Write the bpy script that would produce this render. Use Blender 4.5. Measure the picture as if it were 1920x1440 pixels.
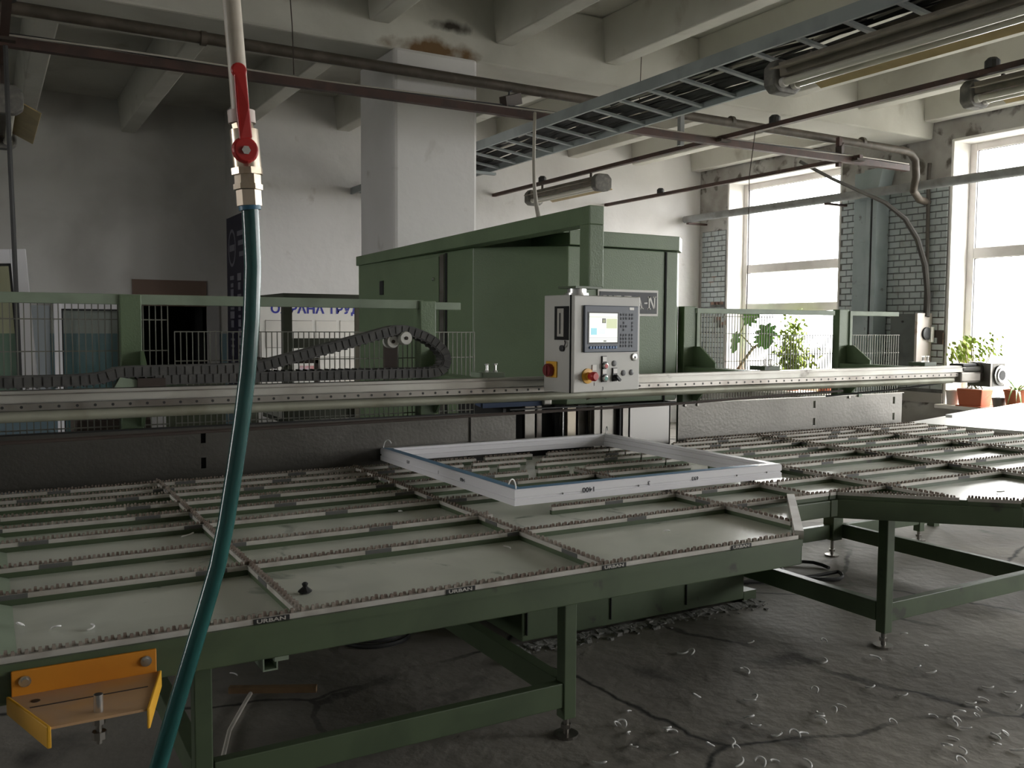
import bpy, math, random
from mathutils import Vector, Matrix
random.seed(7)
for o in list(bpy.data.objects):
    bpy.data.objects.remove(o)
S = bpy.context.scene
COL = S.collection
R = math.radians

# ---------------------------------------------------------------- camera
H = 1.48                                   # camera height
YAW, PITCH, ROLL, FPX = 0.524443, -0.0632, 0.005553, 1712.2
_cy, _sy = math.cos(YAW), math.sin(YAW)
_fw = Vector((_sy*math.cos(PITCH), _cy*math.cos(PITCH), math.sin(PITCH)))
_rt = Vector((_cy, -_sy, 0)); _up = _rt.cross(_fw)
CR = _rt*math.cos(ROLL) + _up*math.sin(ROLL)
CU = _up*math.cos(ROLL) - _rt*math.sin(ROLL)
CP = Vector((0, 0, H))
cam = bpy.data.cameras.new('camera'); camo = bpy.data.objects.new('camera', cam); COL.objects.link(camo)
cam.sensor_width = 36; cam.lens = FPX/1920*36; cam.clip_start = .02; cam.clip_end = 200
camo.matrix_world = Matrix(((CR.x, CU.x, -_fw.x, 0), (CR.y, CU.y, -_fw.y, 0), (CR.z, CU.z, -_fw.z, H), (0, 0, 0, 1)))
S.camera = camo

# ---------------------------------------------------------------- world, daylight, exposure
W = bpy.data.worlds.new('overcast'); S.world = W; W.use_nodes = True
W.node_tree.nodes['Background'].inputs[0].default_value = (1, .98, .965, 1)
W.node_tree.nodes['Background'].inputs[1].default_value = 13.0
vs = S.view_settings
vs.view_transform = 'Standard'; vs.look = 'None'; vs.gamma = 1; vs.use_curve_mapping = False
vs.exposure = 0.6
S.cycles.max_bounces = 10; S.cycles.diffuse_bounces = 7; S.cycles.glossy_bounces = 4
S.cycles.transparent_max_bounces = 16; S.cycles.sample_clamp_indirect = 6
S.cycles.caustics_reflective = False; S.cycles.caustics_refractive = False
WX, YB, YR = 9.74, 11.0, 12.5              # window wall, back wall, recess wall
WINS = [(8.28, 10.39), (4.61, 6.72), (.94, 3.05), (-2.73, -.62), (-6.40, -4.29)]
LWINS = [(4.3, 5.25)]                        # a window in the opposite long wall, beside the frame's edge
X0 = -6.0
Y0 = -8.0
WZ0, WZ1 = .60, 3.66
for a, b in WINS:                          # sampling portals in the real window openings
    L = bpy.data.lights.new('window_portal', 'AREA'); L.shape = 'RECTANGLE'
    L.size = WZ1-WZ0; L.size_y = b-a; L.cycles.is_portal = True
    lo = bpy.data.objects.new('window_portal', L); COL.objects.link(lo)
    lo.location = (WX+.42, (a+b)/2, (WZ0+WZ1)/2); lo.rotation_euler = (0, R(90), 0)
for a, b in LWINS:
    L = bpy.data.lights.new('window_portal', 'AREA'); L.shape = 'RECTANGLE'
    L.size = WZ1-1.0; L.size_y = b-a; L.cycles.is_portal = True
    lo = bpy.data.objects.new('window_portal', L); COL.objects.link(lo)
    lo.location = (X0-.28, (a+b)/2, (1.0+WZ1)/2); lo.rotation_euler = (0, R(-90), 0)

# ---------------------------------------------------------------- pixel helpers (1920x1440)
def ray(x, y): return _fw + CR*((x-960)/FPX) - CU*((y-720)/FPX)
def pz(x, y, z): d = ray(x, y); return CP + d*((z-H)/d.z)
def py(x, y, Y): d = ray(x, y); return CP + d*(Y/d.y)
def pxx(x, y, X): d = ray(x, y); return CP + d*(X/d.x)

# ---------------------------------------------------------------- materials
MATS = {}
def M(name, c, r=.5, m=0., c2=None, sc=4., lo=.45, hi=.65, bump=0., bsc=30., c3=None, sc3=25., lo3=.6, hi3=.7, spec=.5, det=6., dist=.4):
    if name in MATS: return MATS[name]
    mt = bpy.data.materials.new(name); mt.use_nodes = True; MATS[name] = mt
    nt = mt.node_tree; N = nt.nodes; Lk = nt.links
    p = N['Principled BSDF']
    p.inputs['Base Color'].default_value = (*c, 1); p.inputs['Roughness'].default_value = r
    p.inputs['Metallic'].default_value = m; p.inputs['Specular IOR Level'].default_value = spec
    geo = N.new('ShaderNodeNewGeometry')
    prev = None
    for cc, s, l, h in ((c2, sc, lo, hi), (c3, sc3, lo3, hi3)):
        if cc is None: continue
        n = N.new('ShaderNodeTexNoise'); n.inputs['Scale'].default_value = s; n.inputs['Detail'].default_value = det
        n.inputs['Distortion'].default_value = dist
        Lk.new(geo.outputs['Position'], n.inputs['Vector'])
        mr = N.new('ShaderNodeMapRange'); mr.inputs['From Min'].default_value = l; mr.inputs['From Max'].default_value = h
        Lk.new(n.outputs['Fac'], mr.inputs['Value'])
        mx = N.new('ShaderNodeMix'); mx.data_type = 'RGBA'
        Lk.new(mr.outputs['Result'], mx.inputs['Factor'])
        if prev is None: mx.inputs['A'].default_value = (*c, 1)
        else: Lk.new(prev, mx.inputs['A'])
        mx.inputs['B'].default_value = (*cc, 1); prev = mx.outputs['Result']
    if prev is not None: Lk.new(prev, p.inputs['Base Color'])
    if bump:
        n = N.new('ShaderNodeTexNoise'); n.inputs['Scale'].default_value = bsc; n.inputs['Detail'].default_value = 5
        Lk.new(geo.outputs['Position'], n.inputs['Vector'])
        b = N.new('ShaderNodeBump'); b.inputs['Strength'].default_value = bump; b.inputs['Distance'].default_value = .02
        Lk.new(n.outputs['Fac'], b.inputs['Height']); Lk.new(b.outputs['Normal'], p.inputs['Normal'])
    return mt
def emit(name, c, s):
    mt = M(name, (.02, .02, .02), .3); p = mt.node_tree.nodes['Principled BSDF']
    p.inputs['Emission Color'].default_value = (*c, 1); p.inputs['Emission Strength'].default_value = s
    return mt
def glassmat(name, tint, gl=.06):
    mt = bpy.data.materials.new(name); mt.use_nodes = True; MATS[name] = mt
    nt = mt.node_tree; N = nt.nodes; N.remove(N['Principled BSDF'])
    t = N.new('ShaderNodeBsdfTransparent'); t.inputs[0].default_value = (*tint, 1)
    g = N.new('ShaderNodeBsdfGlossy'); g.inputs['Roughness'].default_value = .03
    f = N.new('ShaderNodeLayerWeight'); pw_ = N.new('ShaderNodeMath'); pw_.operation = 'POWER'; pw_.inputs[1].default_value = 4
    nt.links.new(f.outputs['Facing'], pw_.inputs[0])
    ma = N.new('ShaderNodeMath'); ma.operation = 'MULTIPLY_ADD'; ma.inputs[1].default_value = .55; ma.inputs[2].default_value = .04
    nt.links.new(pw_.outputs[0], ma.inputs[0])
    mx = N.new('ShaderNodeMixShader'); nt.links.new(ma.outputs[0], mx.inputs[0])
    nt.links.new(t.outputs[0], mx.inputs[1]); nt.links.new(g.outputs[0], mx.inputs[2])
    nt.links.new(mx.outputs[0], N['Material Output'].inputs[0]); return mt

WHITE = M('whitewash', (.73, .715, .71), .9, c2=(.63, .615, .605), sc=1.1, lo=.45, hi=.75, c3=(.48, .45, .42), sc3=3.5, lo3=.66, hi3=.8, bump=.25, bsc=9)
CEIL = M('ceiling_limewash', (.60, .59, .54), .95, c2=(.44, .43, .385), sc=.9, lo=.42, hi=.7, c3=(.40, .37, .32), sc3=2.6, lo3=.62, hi3=.78, bump=.3, bsc=7)
TILEWALL = M('rough_plaster', (.44, .43, .41), .95, c2=(.30, .28, .26), sc=1.6, lo=.42, hi=.62, c3=(.13, .115, .10), sc3=5, lo3=.56, hi3=.66, bump=1.0, bsc=7)
GROUT = M('dark_grout', (.16, .16, .155), .95, c2=(.1, .1, .095), sc=6)
TILE = M('glazed_tile', (.46, .51, .52), .22, c2=(.38, .42, .42), sc=1.3, c3=(.33, .34, .32), sc3=4, lo3=.58, hi3=.75)
BRICKRED = M('bare_clay', (.30, .19, .15), .9, c2=(.2, .14, .11), sc=15)
GREEN = M('green_enamel', (.150, .210, .120), .40, c2=(.132, .186, .105), sc=3, bump=.12, bsc=120)
GREEND = M('green_frame_paint', (.078, .110, .058), .45, c2=(.062, .088, .047), sc=4, c3=(.05, .055, .04), sc3=9, lo3=.66, hi3=.72)
GREENL = M('pale_green_paint', (.27, .33, .245), .5, c2=(.22, .27, .2), sc=5)
PAN = M('pan_sheet', (.66, .68, .60), .24, c2=(.58, .60, .53), sc=2.2, c3=(.33, .36, .31), sc3=3.4, lo3=.64, hi3=.7, dist=1.2)
STRIP = M('strip_aluminium', (.52, .50, .46), .5, .25, c2=(.40, .37, .33), sc=9)
BRIST = M('brush_bristle', (.20, .155, .125), .9, c2=(.30, .26, .22), sc=5)
TAPE = M('dark_label', (.10, .10, .095), .6)
ALU = M('brushed_aluminium', (.14, .134, .122), .36, .85, c2=(.115, .11, .10), sc=2.5, bump=.06, bsc=60)
ALUD = M('dull_aluminium', (.50, .49, .45), .45, .6, c2=(.38, .36, .32), sc=3, c3=(.17, .16, .14), sc3=6, lo3=.64, hi3=.7)
STEEL = M('bright_steel', (.66, .65, .63), .25, 1.)
STEELD = M('machined_steel', (.30, .285, .26), .35, .9, c2=(.2, .18, .16), sc=5)
BLACK = M('black_part', (.018, .018, .018), .5)
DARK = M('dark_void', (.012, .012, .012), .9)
CHAINM = M('chain_plastic', (.07, .068, .066), .55, c2=(.10, .097, .092), sc=14)
RUST = M('brown_pipe_paint', (.075, .038, .03), .6, c2=(.05, .03, .025), sc=6, c3=(.12, .10, .085), sc3=30, lo3=.66, hi3=.74)
BPIPE = M('grimy_pipe', (.065, .052, .038), .6, c2=(.10, .08, .062), sc=9)
GREYP = M('grey_pipe_paint', (.26, .27, .27), .55, c2=(.2, .2, .2), sc=6)
BLUEST = M('blue_grey_paint', (.33, .39, .40), .5, c2=(.27, .33, .335), sc=3, c3=(.16, .17, .16), sc3=7, lo3=.66, hi3=.74)
TRAYM = M('tray_paint', (.33, .365, .37), .5, c2=(.27, .30, .305), sc=4)
PVC = M('white_pvc', (.78, .77, .80), .35)
PVCW = M('window_pvc', (.74, .71, .69), .45, c2=(.64, .6, .58), sc=3)
FILM = M('blue_film', (.13, .26, .42), .4, c2=(.17, .3, .46), sc=8)
INK = M('black_ink', (.02, .02, .03), .6)
BOXG = M('control_box_grey', (.50, .49, .455), .45, c2=(.46, .45, .42), sc=3)
BEZ = M('slate_bezel', (.105, .12, .15), .5)
YEL = M('yellow_paint', (.72, .38, .03), .45)
ORY = M('orange_paint', (.62, .24, .015), .5, c2=(.55, .2, .012), sc=4)
ORW = M('worn_orange', (.50, .31, .16), .65, c2=(.38, .27, .2), sc=5, lo=.4, hi=.7, c3=(.58, .28, .05), sc3=3, lo3=.55, hi3=.75)
RED = M('red_plastic', (.45, .018, .016), .4)
REDM = M('maroon_plastic', (.17, .015, .016), .4)
HOSE = M('teal_hose', (.012, .072, .066), .2, c2=(.016, .09, .082), sc=9)
HOSET = M('white_pipe', (.55, .50, .42), .45, c2=(.42, .36, .28), sc=12)
BRASS = M('nickel_brass', (.62, .54, .44), .28, .9, c2=(.48, .38, .27), sc=20)
WPLAST = M('white_plastic', (.72, .70, .66), .4)
TERRA = M('terracotta', (.48, .13, .06), .7)
POTW = M('pale_pot', (.62, .57, .52), .6)
POTD = M('grey_pot', (.12, .12, .11), .7)
LEAF = M('leaf', (.10, .26, .045), .45, c2=(.16, .34, .06), sc=7)
LEAFY = M('yellow_leaf', (.34, .42, .06), .5, c2=(.24, .34, .06), sc=7)
LEAFS = M('striped_leaf', (.20, .38, .09), .45, c2=(.5, .56, .3), sc=14)
STEMM = M('plant_stem', (.17, .14, .07), .8)
WOOD = M('raw_wood', (.23, .14, .07), .8, c2=(.17, .1, .05), sc=12)
NAVY = M('navy_board', (.022, .020, .045), .5)
PRINT = M('grey_print', (.28, .28, .33), .6)
BLUEINK = M('blue_letters', (.015, .02, .30), .5)
BOARD = M('board_white', (.74, .72, .68), .5)
LAMPY = M('yellowed_reflector', (.55, .43, .21), .5, c2=(.46, .35, .17), sc=5)
LAMPB = M('lamp_housing', (.24, .21, .17), .6, c2=(.18, .16, .13), sc=7)
LAMPE = M('lamp_end_cap', (.13, .125, .115), .6, c2=(.2, .19, .17), sc=20)
TUBEM = M('fluorescent_tube', (.66, .64, .56), .3)
CABLE = M('black_cable', (.03, .03, .03), .55)
CABLEW = M('pale_cable', (.50, .47, .42), .6)
SWARF = M('white_shaving', (.78, .77, .76), .5)
MORTAR = M('mortar', (.30, .295, .28), .95, c2=(.2, .2, .19), sc=14, bump=.8, bsc=40)
OLIVE = M('dark_olive_paint', (.062, .068, .045), .55, c2=(.045, .05, .033), sc=5)
DBROWN = M('dark_brown', (.05, .035, .028), .7)
GLASS = glassmat('window_glass', (.95, .97, .97))
GLASSY = glassmat('tinted_glass', (.70, .72, .50))
GLASST = glassmat('clear_leaf_glass', (.72, .78, .76))

def floor_mat():
    mt = M('worn_concrete', (.185, .171, .152), .75, c2=(.30, .278, .246), sc=.8, lo=.4, hi=.66, c3=(.085, .078, .07), sc3=2.3, lo3=.6, hi3=.72, bump=.35, bsc=14)
    nt = mt.node_tree; N = nt.nodes; Lk = nt.links; p = N['Principled BSDF']
    geo = [n for n in N if n.type == 'NEW_GEOMETRY'][0]
    ns = N.new('ShaderNodeTexNoise'); ns.inputs['Scale'].default_value = 1.7; ns.inputs['Detail'].default_value = 5
    Lk.new(geo.outputs['Position'], ns.inputs['Vector'])
    ad = N.new('ShaderNodeMix'); ad.data_type = 'VECTOR'; ad.inputs['Factor'].default_value = .22
    Lk.new(geo.outputs['Position'], ad.inputs['A']); Lk.new(ns.outputs['Color'], ad.inputs['B'])
    v = N.new('ShaderNodeTexVoronoi'); v.feature = 'DISTANCE_TO_EDGE'; v.inputs['Scale'].default_value = .95
    Lk.new(ad.outputs['Result'], v.inputs['Vector'])
    mr = N.new('ShaderNodeMapRange'); mr.inputs['From Min'].default_value = .002; mr.inputs['From Max'].default_value = .011
    Lk.new(v.outputs['Distance'], mr.inputs['Value'])
    n2 = N.new('ShaderNodeTexNoise'); n2.inputs['Scale'].default_value = 1.1
    Lk.new(geo.outputs['Position'], n2.inputs['Vector'])
    m2 = N.new('ShaderNodeMapRange'); m2.inputs['From Min'].default_value = .45; m2.inputs['From Max'].default_value = .6
    Lk.new(n2.outputs['Fac'], m2.inputs['Value'])
    mxx = N.new('ShaderNodeMath'); mxx.operation = 'MAXIMUM'
    Lk.new(mr.outputs['Result'], mxx.inputs[0]); Lk.new(m2.outputs['Result'], mxx.inputs[1])
    src = p.inputs['Base Color'].links[0].from_socket
    mx = N.new('ShaderNodeMix'); mx.data_type = 'RGBA'; mx.inputs['A'].default_value = (.03, .028, .025, 1)
    Lk.new(mxx.outputs[0], mx.inputs['Factor']); Lk.new(src, mx.inputs['B']); Lk.new(mx.outputs['Result'], p.inputs['Base Color'])
    return mt
def zsplit(mt, z, c):      # paint below a height: a dado
    nt = mt.node_tree; N = nt.nodes; Lk = nt.links; p = N['Principled BSDF']
    geo = [n for n in N if n.type == 'NEW_GEOMETRY'][0]
    sx = N.new('ShaderNodeSeparateXYZ'); Lk.new(geo.outputs['Position'], sx.inputs[0])
    g = N.new('ShaderNodeMath'); g.operation = 'GREATER_THAN'; g.inputs[1].default_value = z; Lk.new(sx.outputs[2], g.inputs[0])
    src = p.inputs['Base Color'].links[0].from_socket
    mx = N.new('ShaderNodeMix'); mx.data_type = 'RGBA'; mx.inputs['A'].default_value = (*c, 1)
    Lk.new(g.outputs[0], mx.inputs['Factor']); Lk.new(src, mx.inputs['B']); Lk.new(mx.outputs['Result'], p.inputs['Base Color'])
def stain(mt, ctr, rad, c):    # a rust stain with a shape of its own
    nt = mt.node_tree; N = nt.nodes; Lk = nt.links; p = N['Principled BSDF']
    geo = [n for n in N if n.type == 'NEW_GEOMETRY'][0]
    d = N.new('ShaderNodeVectorMath'); d.operation = 'DISTANCE'; d.inputs[1].default_value = ctr
    sv = N.new('ShaderNodeVectorMath'); sv.operation = 'MULTIPLY'; sv.inputs[1].default_value = (.38, 1, 1.5)
    d.inputs[1].default_value = (ctr[0]*.38, ctr[1], ctr[2]*1.5)
    Lk.new(geo.outputs['Position'], sv.inputs[0]); Lk.new(sv.outputs[0], d.inputs[0])
    n = N.new('ShaderNodeTexNoise'); n.inputs['Scale'].default_value = 6; n.inputs['Detail'].default_value = 8
    Lk.new(geo.outputs['Position'], n.inputs['Vector'])
    mu = N.new('ShaderNodeMath'); mu.operation = 'MULTIPLY_ADD'; mu.inputs[1].default_value = -rad*1.6
    Lk.new(n.outputs['Fac'], mu.inputs[0]); Lk.new(d.outputs['Value'], mu.inputs[2])
    mr = N.new('ShaderNodeMapRange'); mr.inputs['From Min'].default_value = -.35*rad; mr.inputs['From Max'].default_value = .2*rad
    Lk.new(mu.outputs[0], mr.inputs['Value'])
    src = p.inputs['Base Color'].links[0].from_socket
    mx = N.new('ShaderNodeMix'); mx.data_type = 'RGBA'; mx.inputs['A'].default_value = (*c, 1)
    Lk.new(mr.outputs['Result'], mx.inputs['Factor']); Lk.new(src, mx.inputs['B']); Lk.new(mx.outputs['Result'], p.inputs['Base Color'])
FLOORM = floor_mat()
stain(CEIL, (3.28, 6.95, 3.745), .17, (.17, .10, .045))
stain(CEIL, (3.42, 6.93, 3.95), .10, (.06, .05, .04))
RECESSM = M('recess_paint', (.60, .59, .57), .9, c2=(.5, .49, .47), sc=1.2, bump=.2, bsc=8)
zsplit(RECESSM, 1.36, (.20, .30, .33))

# ---------------------------------------------------------------- mesh builder
def wl(o):
    v = Vector((0, 0, 0))
    while o is not None: v += o.location; o = o.parent
    return v
class B:
    def __init__(s): s.v = []; s.f = []
    def box(s, x0, x1, y0, y1, z0, z1):
        return s.hexa([(x0, y0, z0), (x1, y0, z0), (x1, y1, z0), (x0, y1, z0), (x0, y0, z1), (x1, y0, z1), (x1, y1, z1), (x0, y1, z1)])
    def hexa(s, p):
        n = len(s.v); s.v += [tuple(q) for q in p]
        s.f += [tuple(n+i for i in q) for q in ((0, 3, 2, 1), (4, 5, 6, 7), (0, 1, 5, 4), (1, 2, 6, 5), (2, 3, 7, 6), (3, 0, 4, 7))]
        return s
    def extr(s, poly, vec):        # polygon (3d points) extruded along a vector
        n = len(s.v); k = len(poly); vec = Vector(vec)
        s.v += [tuple(Vector(p)) for p in poly] + [tuple(Vector(p)+vec) for p in poly]
        s.f.append(tuple(range(n+k-1, n-1, -1))); s.f.append(tuple(range(n+k, n+2*k)))
        for i in range(k):
            j = (i+1) % k; s.f.append((n+i, n+j, n+k+j, n+k+i))
        return s
    def prism(s, poly, z0, z1): return s.extr([(x, y, z0) for x, y in poly], (0, 0, z1-z0))
    def bar(s, a, b, w, h, up=(0, 0, 1)):    # box beam between two points
        a = Vector(a); b = Vector(b); d = (b-a).normalized(); u = Vector(up)
        if abs(d.dot(u)) > .98: u = Vector((0, 1, 0))
        r = d.cross(u).normalized(); u = r.cross(d)
        q = [(-w/2, -h/2), (w/2, -h/2), (w/2, h/2), (-w/2, h/2)]
        P = [a+r*i+u*j for i, j in q] + [b+r*i+u*j for i, j in q]
        n = len(s.v); s.v += [tuple(p) for p in P]
        s.f += [tuple(n+i for i in t) for t in ((0, 1, 2, 3), (7, 6, 5, 4), (0, 4, 5, 1), (1, 5, 6, 2), (2, 6, 7, 3), (3, 7, 4, 0))]
        return s
    def tube(s, pts, r, n=8, cap=True):
        P = [Vector(p) for p in pts]; rr = r if isinstance(r, (list, tuple)) else [r]*len(P)
        t = (P[1]-P[0]).normalized(); u = t.orthogonal().normalized(); base = len(s.v)
        for i, p in enumerate(P):
            if i == 0: tt = P[1]-P[0]
            elif i == len(P)-1: tt = P[-1]-P[-2]
            else: tt = (P[i+1]-P[i]).normalized()+(P[i]-P[i-1]).normalized()
            tt = tt.normalized(); u = (u-tt*u.dot(tt)).normalized(); w = tt.cross(u)
            for k in range(n):
                a = 2*math.pi*k/n; s.v.append(tuple(p+u*(rr[i]*math.cos(a))+w*(rr[i]*math.sin(a))))
        for i in range(len(P)-1):
            for k in range(n):
                a = base+i*n+k; b = base+i*n+(k+1) % n; s.f.append((a, b, b+n, a+n))
        if cap:
            s.f.append(tuple(base+k for k in range(n-1, -1, -1))); s.f.append(tuple(base+(len(P)-1)*n+k for k in range(n)))
        return s
    def cyl(s, a, b, r, n=16): return s.tube([a, b], r, n)
    def lathe(s, prof, c, n=20, axis='z'):   # profile (radius, height)
        base = len(s.v); c = Vector(c)
        for r, h in prof:
            for k in range(n):
                a = 2*math.pi*k/n; x, y = r*math.cos(a), r*math.sin(a)
                q = {'z': (x, y, h), 'y': (x, h, y), 'x': (h, x, y)}[axis]; s.v.append(tuple(c+Vector(q)))
        for i in range(len(prof)-1):
            for k in range(n):
                a = base+i*n+k; b = base+i*n+(k+1) % n; s.f.append((a, b, b+n, a+n))
        s.f.append(tuple(base+k for k in range(n-1, -1, -1))); s.f.append(tuple(base+(len(prof)-1)*n+k for k in range(n)))
        return s
    def quad(s, *p):
        n = len(s.v); s.v += [tuple(q) for q in p]; s.f.append(tuple(range(n, n+len(p)))); return s
    def mesh(s, name, mat, off=Vector((0, 0, 0)), smooth=False):
        me = bpy.data.meshes.new(name)
        me.from_pydata([tuple(Vector(v)-off) for v in s.v], [], s.f); me.update()
        me.materials.append(mat)
        if smooth:
            for p in me.polygons: p.use_smooth = True
        return me
    def build(s, name, mat, parent=None, smooth=False, bev=0, local=False, kind=None, label=None):
        off = wl(parent) if (parent is not None and not local) else Vector((0, 0, 0))
        o = bpy.data.objects.new(name, s.mesh(name, mat, off, smooth)); COL.objects.link(o); o.parent = parent
        import bmesh
        bm = bmesh.new(); bm.from_mesh(o.data); bmesh.ops.recalc_face_normals(bm, faces=bm.faces); bm.to_mesh(o.data); bm.free()
        if smooth:
            try:
                o.data.set_sharp_from_angle(angle=R(40))
            except Exception: pass
        if bev:
            md = o.modifiers.new('bevel', 'BEVEL'); md.width = bev; md.segments = 2; md.limit_method = 'ANGLE'
        if kind: o['kind'] = kind
        if label: o['label'] = label
        return o
def tag(o, label, cat, group=None):
    o['label'] = label; o['category'] = cat
    if group: o['group'] = group
    return o
def thing(name, label, cat, loc=(0, 0, 0), rz=0., group=None):
    o = bpy.data.objects.new(name, None); COL.objects.link(o); o.location = loc; o.rotation_euler = (0, 0, rz)
    o.empty_display_size = .1
    return tag(o, label, cat, group)
def share(proto, parent, mw=None, name=None):
    c = proto.copy(); COL.objects.link(c); c.parent = parent
    if mw is not None: c.matrix_basis = mw
    return c
def struct(o): o['kind'] = 'structure'; return o
def text(name, s, size, mat, parent, origin, xdir, zdir, local=False, depth=.001, bold=0., align='LEFT', sx=1.):
    cu = bpy.data.curves.new(name, 'FONT'); cu.body = s; cu.size = size; cu.extrude = depth; cu.align_x = align; cu.offset = bold; cu.resolution_u = 3
    t = bpy.data.objects.new(name+'_src', cu); COL.objects.link(t)
    dg = bpy.context.evaluated_depsgraph_get(); dg.update()
    me = bpy.data.meshes.new_from_object(t.evaluated_get(dg)); bpy.data.objects.remove(t)
    x = Vector(xdir).normalized(); z = Vector(zdir).normalized(); n = x.cross(z)
    off = wl(parent) if (parent is not None and not local) else Vector((0, 0, 0))
    o0 = Vector(origin)-off
    for v in me.vertices:
        c = v.co.copy(); v.co = o0 + x*c.x*sx + z*c.y + n*c.z
    me.materials.clear(); me.materials.append(mat); me.name = name
    o = bpy.data.objects.new(name, me); COL.objects.link(o); o.parent = parent
    return o

# ================================================================ THE ROOM
ZC = 4.28
struct(B().box(X0-.3, WX+.5, Y0-.3, YR+.3, -.15, 0).build('floor', FLOORM))
struct(B().box(WX+.6, 70, -50, 70, -.5, -.4).build('ground', M('yard_ground', (.34, .33, .30), .9, c2=(.27, .27, .24), sc=.4)))
ceiling = struct(B().box(X0-.3, WX+.5, Y0-.3, YR+.3, ZC, ZC+.2).build('ceiling', CEIL))
RIBZ, GZ = 3.88, 3.70
for k in range(-8, 6):                      # cast ribs along Y, bay by bay
    x = 3.81+1.14*k
    for a, b in ((Y0, 6.95), (7.73, YB if x > 2.6 else YR)):
        B().extr([(x+.03, a, RIBZ), (x+.20, a, RIBZ), (x+.24, a, ZC), (x-.01, a, ZC)], (0, b-a, 0)).build('rib', CEIL, ceiling, bev=.012)
B().extr([(X0, 6.97, GZ), (X0, 7.70, GZ), (X0, 7.73, ZC), (X0, 6.93, ZC)], (WX-X0, 0, 0)).build('girder', CEIL, ceiling, bev=.02)
B().extr([(X0, -.3, GZ), (X0, .4, GZ), (X0, .42, ZC), (X0, -.32, ZC)], (WX-X0, 0, 0)).build('girder', CEIL, ceiling, bev=.02)

pillar = struct(B().box(2.91, 3.67, 6.95, 7.73, 0, 3.72).build('pillar', WHITE, bev=.03))
struct(B().box(2.83, WX+.5, YB, YB+.3, 0, ZC).build('wall_back', WHITE))
# recess behind, with a doorway cut through
wr = B(); dx0, dx1, dz = 1.71, 2.56, 2.03
wr.box(X0, dx0, YR, YR+.25, 0, ZC).box(dx1, 3.1, YR, YR+.25, 0, ZC).box(dx0, dx1, YR, YR+.25, dz, ZC)
struct(wr.build('wall_recess', RECESSM))
struct(B().box(2.83, 3.05, YB+.02, YR, 0, ZC).build('wall_return', RECESSM))
wlb = B(); xe = [Y0]+[v for w in LWINS for v in w]+[YR]
for i in range(0, len(xe), 2): wlb.box(X0-.3, X0, xe[i], xe[i+1], 0, ZC)
for a, b in LWINS: wlb.box(X0-.3, X0, a, b, 0, 1.0).box(X0-.3, X0, a, b, WZ1, ZC)
struct(wlb.build('wall_left', RECESSM))
struct(B().box(-70, X0-.4, -50, 70, -.5, -.4).build('ground', MATS['yard_ground']))
struct(B().box(X0, WX, Y0-.3, Y0, 0, ZC).build('wall_front', WHITE))
d1 = struct(B().box(dx0-.02, dx1+.02, YR+1.2, YR+1.25, 0, dz).box(dx0-.07, dx0, YR+.02, YR+1.2, 0, dz).box(dx1, dx1+.07, YR+.02, YR+1.2, 0, dz).box(dx0, dx1, YR+.02, YR+1.2, dz, dz+.05).box(dx0-.07, dx1+.07, YR+.26, YR+1.25, -.05, 0).build('door_1', DARK))  # black-painted box stands in for the unlit space beyond the doorway
B().box(dx0-.06, dx1, YR-.02, YR+.03, 1.715, dz+.02).build('transom_panel', M('brown_panel', (.22, .15, .115), .7), d1)
B().box(dx1, dx1+.16, YR-.03, YR+.02, 0, 1.78).box(dx0-.1, dx0, YR-.03, YR+.02, 0, 1.73).build('door_casing', M('casing_grey', (.42, .41, .40), .6), d1)

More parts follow.
